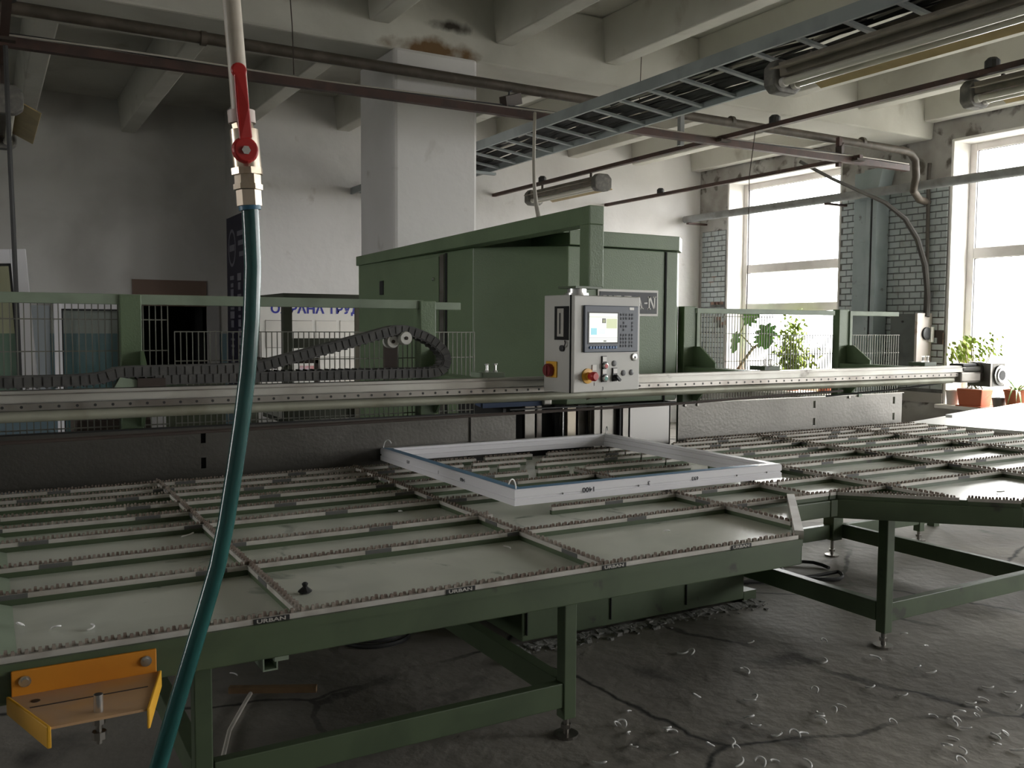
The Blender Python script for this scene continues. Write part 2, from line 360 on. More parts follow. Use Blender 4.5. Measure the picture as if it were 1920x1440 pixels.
# window wall, built round four openings
ww = B(); ys = sorted([v for w in WINS for v in w])
ed = [Y0]+ys+[YB+.3]
for i in range(0, len(ed), 2): ww.box(WX, WX+.5, ed[i], ed[i+1], 0, ZC)
for a, b in WINS: ww.box(WX, WX+.5, a, b, 0, WZ0-.04).box(WX, WX+.5, a, b, WZ1, ZC)
wall_right = struct(ww.build('wall_right', TILEWALL))
REV = M('white_reveal', (.80, .78, .75), .8, c2=(.7, .68, .66), sc=2, bump=.2, bsc=8)
for i, (a, b) in enumerate(WINS):
    rv = B()
    rv.box(WX-.004, WX+.36, a-.005, a+.03, WZ0, WZ1).box(WX-.004, WX+.36, b-.03, b+.005, WZ0, WZ1).box(WX-.004, WX+.36, a, b, WZ1-.03, WZ1+.004)
    w = struct(rv.build('window_%d' % (i+1), REV, bev=.01))
    B().box(WX-.14, WX+.34, a-.02, b+.02, WZ0-.045, WZ0).build('window_sill', REV, w, bev=.008)
    xa, xb = WX+.30, WX+.37; ya, yb = a+.03, b-.03; z0, z1 = WZ0, WZ1-.03; t = .085
    fr = B(); fr.box(xa, xb, ya, ya+t, z0, z1).box(xa, xb, yb-t, yb, z0, z1).box(xa, xb, ya+t, yb-t, z0, z0+t).box(xa, xb, ya+t, yb-t, z1-t, z1)
    fr.build('window_frame', PVCW, w, bev=.006)
    zt1, zt2 = 2.36, 1.78
    B().box(xa, xb, ya+t, yb-t, zt1-.06, zt1+.06).build('transom', PVCW, w, bev=.005)
    zs = [z0+t, zt1-.06, zt1+.06, z1-t]
    if i == 0:
        B().box(xa, xb, ya+t, yb-t, zt2-.055, zt2+.055).build('transom', PVCW, w, bev=.005)
        zs = [z0+t, zt2-.055, zt2+.055, zt1-.06, zt1+.06, z1-t]
    for k in range(0, len(zs), 2):
        B().quad((xa+.03, ya+t, zs[k]), (xa+.03, yb-t, zs[k]), (xa+.03, yb-t, zs[k+1]), (xa+.03, ya+t, zs[k+1])).build('pane', GLASS, w)
        g = B()
        for (p, q, u, v) in ((ya+t, yb-t, zs[k], zs[k]+.006), (ya+t, yb-t, zs[k+1]-.006, zs[k+1]), (ya+t, ya+t+.006, zs[k], zs[k+1]), (yb-t-.006, yb-t, zs[k], zs[k+1])):
            g.box(xa+.022, xa+.03, p, q, u, v)
        g.build('gasket', BLACK, w)

# glazed tiles on the piers: 300 nearest singly, the rest joined
TP, TH = .158, .0775
gb = B(); tprotos = {}
def tile_mesh(w):
    k = round(w, 3)
    if k not in tprotos:
        b = B(); h = TH-.009; e = .004
        b.hexa([(0, -w/2, -h/2), (0, w/2, -h/2), (0, w/2, h/2), (0, -w/2, h/2), (-.009, -w/2+e, -h/2+e), (-.009, w/2-e, -h/2+e), (-.009, w/2-e, h/2-e), (-.009, -w/2+e, h/2-e)])
        tprotos[k] = b.mesh('tile', TILE)
    return tprotos[k]
rest = B(); ntile = 0
miss = {(10.66, 2.24), (10.72, 2.16), (10.5, 1.86), (10.58, 1.86), (10.66, 1.86), (10.52, 1.62), (10.44, 1.55), (6.80, 1.4), (6.80, 1.32)}
for (ya, yb, zb, zu) in ((6.735, 8.265, .72, 3.16), (10.405, 10.93, .72, 2.95), (3.065, 4.595, .72, 3.16)):
    gb.box(WX-.006, WX+.001, ya, yb, zb, zu)
    r = 0; z = zu-TH/2
    while z > zb:
        y = ya-(TP/2 if r % 2 else 0)
        while y < yb-.02:
            a, b = max(y, ya), min(y+TP, yb)
            w = b-a-.009
            if w > .03:
                yc = (a+b)/2
                if any(abs(yc-m[0]) < .06 and abs(z-m[1]) < .04 for m in miss): pass
                elif ya > 6 and ya < 7 and ntile < 300:
                    o = bpy.data.objects.new('tile', tile_mesh(w)); COL.objects.link(o); o.parent = wall_right
                    o.location = (WX-.006-random.random()*.0015, yc, z); ntile += 1
                else:
                    h = TH-.009; x = WX-.006
                    rest.hexa([(x, yc-w/2, z-h/2), (x, yc+w/2, z-h/2), (x, yc+w/2, z+h/2), (x, yc-w/2, z+h/2), (x-.009, yc-w/2+.004, z-h/2+.004), (x-.009, yc+w/2-.004, z-h/2+.004), (x-.009, yc+w/2-.004, z+h/2-.004), (x-.009, yc-w/2+.004, z+h/2-.004)])
            y += TP
        z -= TH; r += 1
gb.build('tile_bed', GROUT, wall_right)
rest.build('tile_field', TILE, wall_right, kind='stuff')
mb = B()
for y, z in miss: mb.box(WX-.009, WX, y-.06, y+.05, z-.034, z+.034)
mb.build('bare_patch', BRICKRED, wall_right)
B().box(WX-.02, WX, 6.73, 8.27, .60, .72).box(WX-.02, WX, 10.4, 10.95, .6, .72).build('plaster_band', M('band_plaster', (.40, .38, .35), .9, c2=(.33, .31, .29), sc=2), wall_right)

# ---------------------------------------------------------------- steel column, wall pipe, electric box on the pier
sc_ = thing('steel_column', 'blue-grey lattice steel column standing against the tiled pier', 'column', (9.62, 7.725, 0))
B().box(9.50, 9.70, 7.665, 7.875, 0, 3.4).build('channel', BLUEST, sc_, bev=.004)
B().box(9.47, 9.52, 7.605, 7.665, 0, 3.4).build('flange', BLUEST, sc_, bev=.004)
B().box(9.47, 9.70, 7.515, 7.575, 0, 3.4).build('channel', BLUEST, sc_, bev=.004)
B().box(9.482, 9.50, 7.576, 7.604, 0, 3.1).build('slot_shade', BLACK, sc_)  # black strip set near the face, painting the dark of the open slot
for z in (.1, .75, 1.22, 1.62, 2.02, 2.55, 3.05): B().box(9.468, 9.485, 7.765, 7.615, z, z+.10).build('batten', BLUEST, sc_)
B().extr([(9.46, 7.515, 3.10), (9.46, 7.665, 3.10), (9.46, 7.705, 3.42), (9.46, 7.435, 3.42)], (.23, 0, 0)).build('head_plate', BLUEST, sc_, bev=.004)
wp = thing('heating_pipe', 'long grey horizontal pipe crossing the windows below their heads', 'pipe', (9.42, 4, 3.12))
B().tube([(9.395, 10.95, 3.13), (9.395, -4.8, 3.10)], .055, 10).build('pipe', GREYP, wp, smooth=True)
for y in (10.85, 8.2, 4.5, .8): B().box(9.36, WX-.01, y-.03, y+.03, 3.05, 3.075).build('bracket', RUST, wp)
eb = thing('electrical_box', 'open rust-edged electrical box on the tiled pier under a conduit', 'electrical box', (9.6, 7.080, .98))
B().box(9.47, 9.73, 6.930, 7.270, .98, 1.65).build('body', M('box_dark_grey', (.10, .115, .11), .6, c2=(.075, .085, .08), sc=4), eb, bev=.006)
B().box(9.46, 9.735, 6.895, 6.928, .97, 1.66).build('side_panel', M('rusty_white', (.55, .50, .46), .6, c2=(.33, .17, .1), sc=6, lo=.56, hi=.66), eb, bev=.004)
B().lathe([(.075, 0), (.075, -.025), (.05, -.03)], (9.62, 6.895, 1.42), 18, 'y').build('cover_disc', BLACK, eb)
B().box(9.66, 9.72, 6.850, 6.895, 1.32, 1.50).build('switch', WPLAST, eb, bev=.006)
B().box(9.73, WX, 6.750, 6.895, .97, 1.66).build('backing_board', DBROWN, eb)
B().lathe([(.012, -.012), (.012, 0)], (9.47, 7.100, 1.56), 10, 'x').build('knob', BLACK, eb)
cd = thing('wall_conduit', 'dark vertical conduit running down the tiled pier to the electrical box', 'conduit', (9.69, 7.0, 1.66))
B().tube([(9.69, 6.97, 3.42), (9.68, 6.97, 3.2), (9.69, 6.96, 2.4), (9.69, 6.96, 1.64)], .022, 8).build('conduit', M('conduit_grime', (.085, .075, .065), .7), cd, smooth=True)
ac = B().tube([tuple(pxx(*p, X)) for p, X in (((1500, 303), 8.1), ((1560, 335), 8.5), ((1620, 362), 8.9), ((1660, 380), 9.2), ((1697, 410), 9.40), ((1720, 448), 9.52), ((1735, 500), 9.6), ((1740, 560), 9.66), ((1738, 594), 9.62))], [.02, .02, .022, .026, .03, .032, .034, .034, .03], 8).build('arched_cable', M('sleeved_cable', (.05, .046, .04), .7), smooth=True)
tag(ac, 'thick dark cable arching from the ceiling channel down to the electrical box', 'cable')

# ================================================================ CEILING SERVICES
p1 = thing('black_pipe', 'grimy brown-black steel pipe slung below the girder past the pillar', 'pipe', (2, 6.78, 3.5))
B().tube([(-6, 6.8, 3.52), (1, 6.8, 3.50), (4, 6.8, 3.49), (9.0, 6.8, 3.47), (9.12, 6.8, 3.45), (9.2, 6.8, 3.38), (9.22, 6.8, 3.2), (9.25, 6.85, 3.05), (9.5, 6.95, 2.98), (9.73, 7.0, 2.97)], .042, 12).build('pipe', BPIPE, p1, smooth=True)
for x in (1.4, 6.4, 8.3): B().tube([(x-.02, 6.8, 3.495), (x+.02, 6.8, 3.495)], .05, 12).build('coupling', BPIPE, p1, smooth=True)
p2 = thing('red_channel', 'red-brown steel channel carrying loose wires under the black pipe', 'channel', (2, 6.6, 3.2))
B().box(-6, 8.8, 6.57, 6.63, 3.195, 3.205).box(-6, 8.8, 6.57, 6.576, 3.205, 3.255).box(-6, 8.8, 6.624, 6.63, 3.205, 3.255).build('channel', RUST, p2)
for k in range(3):
    pts = [(x, 6.585+.015*k, 3.262+.012*math.sin(x*1.7+k)+.006*k) for x in [i*.35-1 for i in range(29)]]
    B().tube(pts, .007, 6).build('wire', CABLEW if k != 1 else CABLE, p2, smooth=True)
for x in (5.62, 7.75): B().box(x, x+.045, 6.635, 6.68, 3.16, 3.46).build('hanger', GREYP if x < 6 else RUST, p2)
for x in (3.72, 7.7): B().bar((x, 6.6, 3.30), (x+.25, 6.78, 3.40), .06, .09).build('pipe_bracket', DBROWN, p2)
B().tube([tuple(py(*p, 6.7)) for p in ((960, 170), (955, 172), (953, 183))], .008, 6).build('hook', BLACK, p2)

def lamp_rail(x, y0, y1, label):
    t = thing('lamp_rail', label, 'rail', (x, y0, 3.24))
    B().box(x-.025, x+.025, y0, y1, 3.235, 3.275).build('rail', RUST, t)
    B().box(x-.06, x+.06, 6.5, 6.68, 3.215, 3.237).build('clamp', DBROWN, t)
    for y in (5.9, 9.75, 3.9):
        if y0 < y < y1: B().lathe([(.05, 0), (.05, .05), (.03, .07)], (x, y, 3.27), 12).build('junction_cap', BLACK, t)
    return t
lamp_rail(6.06, -2, YB, 'red-brown rail from back wall carrying the lamps past the window side of the cable tray')
lamp_rail(7.93, 6.5, YB, 'short red-brown rail between back wall and the red channel nearest the windows')
lamp_rail(.16, -2, YB+1.4, 'dark brown lamp rail over the white door frame by the recess')
def lamp(x, y0, y1, z, label, top=3.236):
    t = thing('fluorescent_lamp', label, 'lamp', (x, y0, z), 0, 'unlit fluorescent fixtures on the ceiling rails')
    w = .13
    B().extr([(x-.05, y0+.06, z+.02), (x+.05, y0+.06, z+.02), (x+.06, y0+.06, z+.09), (x-.06, y0+.06, z+.09)], (0, y1-y0-.12, 0)).build('housing', LAMPB, t, bev=.006)
    B().extr([(x+.05, y0+.14, z+.052), (x+.165, y0+.14, z-.012), (x+.168, y0+.14, z-.007), (x+.05, y0+.14, z+.06)], (0, y1-y0-.28, 0)).build('reflector', LAMPY, t)
    B().extr([(x-.05, y0+.14, z+.052), (x-.15, y0+.14, z+.03), (x-.15, y0+.14, z+.036), (x-.05, y0+.14, z+.06)], (0, y1-y0-.28, 0)).build('reflector', LAMPB, t)
    for s in (-.035, .035):
        B().tube([(x+s, y0+.06, z-.005), (x+s, y1-.06, z-.005)], .018, 10).build('tube', TUBEM, t, smooth=True)
        for yy in (y0+.05, y1-.12): B().tube([(x+s, yy, z-.005), (x+s, yy+.07, z-.005)], .024, 10).build('tube_holder', WPLAST, t, smooth=True)
    for yy in (y0, y1-.09):
        B().extr([(x-.085, yy, z-.02), (x-.05, yy, z-.05), (x+.05, yy, z-.05), (x+.085, yy, z-.02), (x+.085, yy, z+.07), (x+.05, yy, z+.11), (x-.05, yy, z+.11), (x-.085, yy, z+.07)], (0, .09, 0)).build('end_cap', LAMPE, t, bev=.012)
    for yy in (y0+.25, y1-.25): B().bar((x, yy, z+.09), (x, yy, top), .02, .02).build('hanger', DBROWN, t)
    for o in t.children:
        if not o.name.startswith('hanger'): o.scale = (1.35, 1, 1.2)
    return t
lamp(6.06, 8.45, 10.0, 3.06, 'grimy fluorescent fixture with yellowed reflector on rail near the back wall')
lamp(6.14, 2.5, 4.12, 3.10, 'fluorescent fixture with a bulky grey end cap hung on the rail near window')
lamp(4.17, 1.9, 4.05, 2.93, 'twin-tube fluorescent fixture with long yellowed reflector below the cable tray', 3.075)
lamp(.16, 7.0, 8.5, 2.93, 'shadowed fluorescent fixture hung on the dark rail over the white door frame')

# cable tray: a ladder with a bundle of black cables
ct = thing('cable_tray', 'blue-grey ladder cable tray full of black cables passing the pillar', 'cable tray', (4.28, 6, 3.1))
ty0, ty1 = .6, YB
def trz(x): return 3.147-(x-4.03)*.11
for x in (4.03, 4.545):
    B().box(x-.012, x+.012, ty0, ty1, trz(x)-.035, trz(x)+.045).build('side_rail', TRAYM, ct)
y = ty0+.15
while y < ty1:
    B().hexa([(4.04, y, trz(4.04)-.03), (4.535, y, trz(4.535)-.03), (4.535, y+.035, trz(4.535)-.03), (4.04, y+.035, trz(4.04)-.03), (4.04, y, trz(4.04)-.012), (4.535, y, trz(4.535)-.012), (4.535, y+.035, trz(4.535)-.012), (4.04, y+.035, trz(4.04)-.012)]).build('rung', TRAYM, ct)
    y += .335
for k in range(26):
    x0 = 4.06+random.random()*.46; ph = random.random()*6; r = random.choice((.006, .008, .011, .013))
    pts = []
    for i in range(36):
        yy = ty0+(ty1-ty0)*i/35; x = min(4.53, max(4.055, x0+.05*math.sin(yy*1.3+ph)+.02*math.sin(yy*3.7+ph*2)))
        pts.append((x, yy, trz(x)+r-.008+random.random()*.012+(.012 if k > 14 else 0)))
    B().tube(pts, r, 5).build('cable', CABLE if random.random() < .85 else CABLEW, ct, smooth=True)
for y, x in ((8.3, 4.0),): B().box(x, x+.6, y, y+.05, trz(4.3)-.09, trz(4.3)-.065).box(x, x+.025, y, y+.05, trz(4.3)-.09, 3.55 if y > 6 else GZ).build('hanger', TRAYM, ct)
hc = B().tube([tuple(py(*p, Y)) for p, Y in (((1003, 212), 6.4), ((1002, 235), 6.3), ((1001, 300), 6.0), ((1002, 350), 5.8), ((1005, 380), 4.9))]+[tuple(pz(1011, 413, 2.035))], .013, 8).build('supply_cable', CABLEW, smooth=True)
tag(hc, 'pale cord hanging from the cable tray down behind the green boom arm', 'cord')
vc = B().tube([(.165, 6.55, 3.19), (.17, 6.5, 2.6), (.18, 6.5, 2.0), (.19, 6.5, 1.2), (.2, 6.5, .3), (.22, 6.4, 0.02)], .014, 8).build('drop_cable', CABLE, smooth=True)
tag(vc, 'thin black cable hanging straight down beside the white leaning door frame', 'cable')
wv = B().tube([tuple(py(*p, 8.6)) for p in ((1392, 158), (1430, 170), (1480, 178), (1530, 184), (1610, 188))], .006, 5).build('slack_wire', CABLE, smooth=True)
tag(wv, 'slack grey wire drooping under the ceiling between tray and lamp rail', 'wire')
for lab, pts, Y in (('thin rusty wire hanging from the ceiling beside the red valve handle', ((543, -20), (548, 50), (551, 140)), 6.6), ('thin dark wire hanging in front of the window with plants', ((1407, 228), (1405, 330), (1402, 500), (1396, 690)), 6.13), ('short wire dropping from the ceiling to the cable tray', ((1203, 100), (1199, 190)), 6.93)):
    tag(B().tube(([(6.06, 6.13, 3.25)] if Y == 6.13 else [])+[tuple(py(*p, Y)) for p in pts][1 if Y == 6.13 else 0:], .004 if Y < 7 else .007, 5).build('hanging_wire', DBROWN), lab, 'wire')

# ================================================================ TABLES
ZT = .80; ZS = .762
BARY = [2.13, 2.622, 2.913, 3.244, 3.48, 3.684, 3.888, 4.03, 4.18]
bl = 0
def brush_bar(parent, a, b, web=True, labels=True):
    """one brush bar between two plan points: web, aluminium strip, bristle row"""
    a = Vector((*a, 0)); b = Vector((*b, 0)); d = (b-a); L = d.length; d.normalize(); n = Vector((-d.y, d.x, 0))
    A = lambda z: a+Vector((0, 0, z)); C = lambda z: b+Vector((0, 0, z))
    o = B().bar(A(.785), C(.785), .022, .013).build('brush_bar', STRIP, parent)
    if web: B().bar(A((ZS+.7785)/2), C((ZS+.7785)/2), .016, .0165).build('web', GREEND, o)
    t = B(); k = 0; s = .006
    while s < L-.004:
        c = a+d*s+n*(.003 if k % 2 else -.003); h = .7985+random.random()*.004; w = .0042
        i = len(t.v)
        t.v += [tuple(c-d*w-n*w+Vector((0, 0, .790))), tuple(c+d*w-n*w+Vector((0, 0, .790))), tuple(c+d*w+n*w+Vector((0, 0, .790))), tuple(c-d*w+n*w+Vector((0, 0, .790))),
                tuple(c-d*.003-n*.003+Vector((0, 0, h))), tuple(c+d*.003-n*.003+Vector((0, 0, h))), tuple(c+d*.003+n*.003+Vector((0, 0, h))), tuple(c-d*.003+n*.003+Vector((0, 0, h)))]
        t.f += [tuple(i+j for j in q) for q in ((4, 5, 6, 7), (0, 1, 5, 4), (1, 2, 6, 5), (2, 3, 7, 6), (3, 0, 4, 7))]
        s += .0128; k += 1
    if t.v: t.build('bristles', BRIST, o, kind='stuff')
    if labels and L > .5:
        s = .1+random.random()*.35
        while s < L-.1:
            c = a+d*s; B().bar(c+Vector((0, 0, .785)), c+d*.085+Vector((0, 0, .785)), .0246, .0122).build('label_tape', TAPE, o)
            s += .5
    return o
def leg(parent, x, y, w=.052, z0=.07, z1=.69):
    o = B().box(x-w/2, x+w/2, y-w/2, y+w/2, z0, z1).build('leg', GREEND, parent, bev=.004)
    f = B().cyl((x, y, .008), (x, y, z0+.01), .011, 10); f.cyl((x, y, .03), (x, y, .045), .02, 6); f.cyl((x, y, 0), (x, y, .01), .045, 16)
    f.build('levelling_foot', STEELD, o)
    return o

# left wing
lt = thing('brush_table', 'green support table with brush bars and an angled corner under the window frame', 'work table', (1.2, 2.7, 0))
CUT = 3.045
pan_l = [(.045, 2.14), (2.33, 2.14), (2.815, 2.622), (CUT, 2.622), (CUT, 4.29), (.045, 4.29)]
B().prism(pan_l, ZS-.004, ZS).build('pan', PAN, lt)
B().prism([(-1.2, 2.14), (-.05, 2.14), (-.05, 4.29), (-1.2, 4.29)], ZS-.004, ZS).build('pan', PAN, lt)
for ya, yb in zip(BARY[:-1], BARY[1:]):
    B().quad((.045, ya+.012, ZS), (.045, yb-.012, ZS), (-.02, yb-.012, ZS+.022), (-.02, ya+.012, ZS+.022)).build('side_flange', GREENL, lt)
B().box(-.06, -.02, 2.14, 4.29, ZS-.01, ZS+.015).build('cross_rail', GREEND, lt)
B().extr([(-1.2, 2.118, .69), (2.345, 2.118, .69), (2.33, 2.155, .69), (-1.2, 2.155, .69)], (0, 0, .07)).build('front_beam', GREEND, lt, bev=.004)
B().box(-1.2, 2.34, 2.108, 2.122, .757, .7785).build('front_lip', GREEND, lt)
B().bar((2.335, 2.13, .725), (2.83, 2.632, .725), .035, .07).build('corner_beam', GREEND, lt, bev=.004)
B().box(2.82, CUT, 2.60, 2.64, .69, .76).build('bay_beam', GREEND, lt, bev=.004)
B().box(-1.2, CUT, 4.20, 4.26, .66, .757).build('back_beam', GREEND, lt)
for x in (.5, 1.76, 2.7): B().box(x, x+.05, 2.16 if x < 2 else 2.62, 4.2, .69, .755).build('under_beam', GREEND, lt)
brush_bar(lt, (-1.2, 2.13), (2.33, 2.13), labels=False)
for y in BARY[1:5]:
    xe = CUT if y > 2.5 else 2.3
    brush_bar(lt, (-1.2, y), (xe, y)) if y != 2.913 else (brush_bar(lt, (-1.2, y), (1.60, y)), brush_bar(lt, (1.86, y), (CUT, y)))
for y, brk in zip(BARY[5:], ((2.22, 2.46), (2.12, 2.3), (2.05, 2.42), (2.2, 2.55))):
    brush_bar(lt, (-1.2, y), (brk[0], y)); brush_bar(lt, (brk[0]+.06, y+.012), (brk[1], y+.012)); brush_bar(lt, (brk[1]+.09, y), (CUT, y))
for x, ya, yb in ((.648, 2.145, 4.25), (1.552, 2.145, 4.22), (2.475, 2.28, 3.0), (2.475, 3.3, 3.66), (2.953, 2.64, 3.02)):
    brush_bar(lt, (x, ya), (x, yb))
o = B().bar((2.345, 2.13, .788), (2.835, 2.625, .788), .03, .03).build('corner_bar', STRIP, lt)
for x in (.52, 1.79):
    leg(lt, x, 2.69); leg(lt, x, 4.22)
    B().box(x-.026, x+.026, 2.72, 4.07, .12, .205).build('stretcher', GREEND, lt, bev=.003)
B().box(.55, 1.764, 2.67, 2.71, .115, .205).build('stretcher', GREEND, lt, bev=.003)
ts = B(); c = py(507, 1236, 2.62); x, y, z = c
ts.box(x-.022, x+.022, y, y+.3, z+.03, z+.035).box(x-.022, x+.022, y, y+.3, z-.035, z-.03).box(x-.022, x-.018, y, y+.3, z-.03, z+.03).box(x+.018, x+.022, y, y+.3, z-.03, z+.03)
ts.box(x-.02, x+.02, 2.5, y+.3, z+.035, .69)
ts.build('tube_stub', GREENL, lt)
for xx in (.53, 1.03, 1.53, 2.03):           # maker's tape on the front bar
    B().box(xx, xx+.085, 2.1165, 2.118, .779, .791).build('name_tape', BLACK, lt)
    text('name_print', 'URBAN', .0125, STRIP, lt, (xx+.006, 2.1162, .7805), (1, 0, 0), (0, 0, 1), depth=.0003, bold=.0003, sx=1.7)

# right wing
rt_ = thing('brush_table', 'green support table with brush bars standing toward the windows', 'work table', (4.4, 2.7, 0))
pan_r = [(CUT+.005, 2.63), (3.10, 2.63), (3.61, 2.14), (5.88, 2.14), (5.88, 4.29), (CUT+.005, 4.29)]
B().prism(pan_r, ZS-.004, ZS).build('pan', PAN, rt_)
B().box(CUT+.004, 3.09, 2.60, 2.64, .69, .76).build('bay_beam', GREEND, rt_, bev=.003)
B().bar((3.085, 2.628, .722), (3.605, 2.118, .722), .035, .08).build('corner_beam', GREEND, rt_, bev=.004)
B().box(3.60, 5.88, 2.10, 2.14, .68, .762).build('front_beam', GREEND, rt_, bev=.004)
B().box(CUT+.01, 5.86, 4.20, 4.26, .66, .757).build('back_beam', GREEND, rt_)
for x in (3.5, 4.72, 5.6): B().box(x, x+.05, 2.4 if x < 4 else 2.16, 4.2, .69, .755).build('under_beam', GREEND, rt_)
brush_bar(rt_, (3.10, 2.615), (3.435, 2.285)); brush_bar(rt_, (3.458, 2.262), (3.60, 2.125), labels=False)
B().bar((3.10, 2.615, .772), (3.60, 2.125, .772), .016, .02).build('corner_web', GREEND, rt_)
brush_bar(rt_, (3.62, 2.13), (5.88, 2.13))
brush_bar(rt_, (CUT+.01, 2.622), (5.88, 2.622)); brush_bar(rt_, (CUT+.01, 2.913), (5.88, 2.913)); brush_bar(rt_, (CUT+.01, 3.244), (5.88, 3.244))
for y, xs in ((3.48, 3.17), (3.684, 3.32), (3.888, 3.36), (4.03, 3.44), (4.18, 3.52), (4.275, 3.7)):
    brush_bar(rt_, (xs, y), (5.88, y), web=y < 4.2)
    if 3.6 < y < 4.2: brush_bar(rt_, (CUT+.01, y), (xs-.12, y), labels=False)
for x, ya in ((3.418, 2.32), (4.275, 2.15), (5.14, 2.15)): brush_bar(rt_, (x, ya), (x, 4.25))
leg(rt_, 3.59, 2.74); leg(rt_, 4.745, 4.03, .085, .11); leg(rt_, 5.62, 4.03); leg(rt_, 5.8, 2.74)
leg(rt_, 3.59, 4.03)
B().box(3.565, 3.615, 2.77, 4.0, .12, .21).build('stretcher', GREEND, rt_, bev=.003)
B().box(3.615, 5.78, 2.72, 2.76, .12, .21).build('stretcher', GREEND, rt_, bev=.003)
B().box(3.62, 4.70, 4.01, 4.05, .12, .21).build('stretcher', GREEND, rt_, bev=.003)
B().box(4.79, 4.83, 2.75, 4.05, .12, .21).build('stretcher', GREEND, rt_, bev=.003)
B().box(4.83, 5.86, 4.01, 4.05, .12, .2).build('stretcher', GREEND, rt_, bev=.003)
B().bar((5.65, 4.03, .2), (5.84, 4.03, .5), .04, .04).build('brace', GREEND, rt_)

# white board on trestle beside the right wing
wb = thing('white_board_table', 'sunlit white sheet lying on a stand beyond the end of the brush bars', 'work table', (7, 4, 0))
u = Vector((1.81, .475, 0)).normalized(); n = Vector((u.y, -u.x, 0)); p0 = Vector((5.97, 4.40, 0))
q = [p0, p0+u*2.6, p0+u*2.6+n*1.5, p0+n*1.5]
B().prism([(v.x, v.y) for v in q], .757, .78).build('sheet', M('white_sheet', (.78, .77, .74), .35), wb, bev=.003)
for v in (q[0]+u*.15+n*.15, q[1]-u*.15+n*.15, q[2]-u*.15-n*.15, q[3]+u*.15-n*.15): B().box(v.x-.03, v.x+.03, v.y-.03, v.y+.03, 0, .757).build('leg', GREEND, wb)
tag(B().bar((6.60, 4.50, .79), (7.35, 4.70, .79), .05, .02).build('profile_offcut', PVC), 'white profile offcut lying along the far edge of the white sheet', 'offcut')

# ================================================================ FENCE (back stop)
fl = thing('back_fence', 'long dull aluminium back fence on the recess side of the machine', 'fence plate', (1, 4.31, .8))
FZ0, FZ1 = .775, 1.012
def slotted(x0, x1, y, slots, z0, z1):      # plate with oblong slots as real holes
    b = B(); xs = sorted(slots); cur = x0
    for s in xs:
        b.box(cur, s-.011, y, y+.008, z0, z1); m = .05
        b.box(s-.011, s+.011, y, y+.008, z0, z0+.045).box(s-.011, s+.011, y, y+.008, z0+.095, z1-.075).box(s-.011, s+.011, y, y+.008, z1-.025, z1)
        cur = s+.011
    b.box(cur, x1, y, y+.008, z0, z1); return b
slotted(-1.2, 2.235, 4.31, [.86], FZ0, FZ1).build('plate', ALU, fl)
B().box(-1.2, 2.235, 4.30, 4.325, FZ1, FZ1+.006).build('top_lip', BLACK, fl)
B().box(2.235, 2.50, 4.298, 4.306, FZ0, FZ1).box(2.50, 2.512, 4.298, 4.33, FZ0, FZ1).build('end_plate', ALU, fl)
B().box(.84, .90, 4.35, 4.36, FZ0, FZ1).build('slot_backing', BLACK, fl)
fr_ = thing('back_fence', 'brighter aluminium back fence on the window side of the machine', 'fence plate', (4.8, 4.31, .8))
slotted(3.67, 5.77, 4.31, [4.86, 5.68], FZ0, FZ1).build('plate', ALU, fr_)
B().box(3.67, 5.785, 4.305, 4.33, FZ1, FZ1+.004).build('top_lip', ALUD, fr_)
B().box(4.82, 4.9, 4.35, 4.36, FZ0, .88).build('slot_backing', BLACK, fr_)
for x in (3.72, 3.82, 5.20): B().lathe([(.009, 0), (.009, -.008), (.005, -.009)], (x, 4.31, FZ1-.012), 10, 'y').build('screw', STEELD, fr_)

# ================================================================ MACHINE
mc = thing('corner_cleaning_machine', 'big green machine cabinet with boom arm between the brush tables', 'machine', (3.1, 5, 0))
body = [(2.50, 6.68), (2.50, 4.79), (2.895, 4.375), (3.70, 4.375), (3.80, 4.48), (3.80, 6.68)]
B().prism(body, 1.03, 1.94).build('body', GREEN, mc, bev=.006)
B().box(2.50, 3.80, 4.98, 6.68, .02, 1.035).build('lower_body', GREEN, mc, bev=.006)
B().prism([(2.62, 6.70), (2.62, 4.79), (2.895, 4.79), (2.895, 4.36), (3.70, 4.36), (3.815, 4.47), (3.815, 6.70)], 1.945, 2.032).build('lid', GREEN, mc, bev=.004)
B().prism([(2.48, 4.80), (2.895, 4.80), (2.895, 4.365), (2.45, 4.365)], 2.012, 2.027).build('lid_overhang', GREEN, mc)
arm = B().hexa([(2.392, 3.44, 1.945), (2.472, 3.44, 1.945), (2.63, 6.70, 1.935), (2.488, 6.70, 1.935), (2.392, 3.44, 2.03), (2.472, 3.44, 2.03), (2.63, 6.70, 2.005), (2.488, 6.70, 2.005)]).build('boom_arm', GREEN, mc, bev=.004)
B().box(2.392, 2.472, 3.44, 3.52, 1.66, 1.946).build('drop_post', GREEN, mc, bev=.004)
# front seams and side door
B().box(3.60, 3.612, 4.368, 4.378, 1.0, 1.935).build('seam', DARK, mc)
B().box(2.497, 2.503, 5.13, 5.16, .3, 1.93).build('door_gap', DARK, mc)
B().box(2.494, 2.502, 5.17, 5.23, .3, 1.925).build('door_edge', STEELD, mc)
B().box(2.492, 2.5, 5.24, 6.16, .3, 1.915).build('side_door', GREEN, mc, bev=.003)
B().box(2.487, 2.5, 6.15, 6.22, 1.70, 1.80).build('hinge', BLACK, mc)
B().lathe([(.012, 0), (.012, -.012), (.006, -.014)], (2.492, 5.30, 1.775), 10, 'x').build('lock', STEEL, mc)
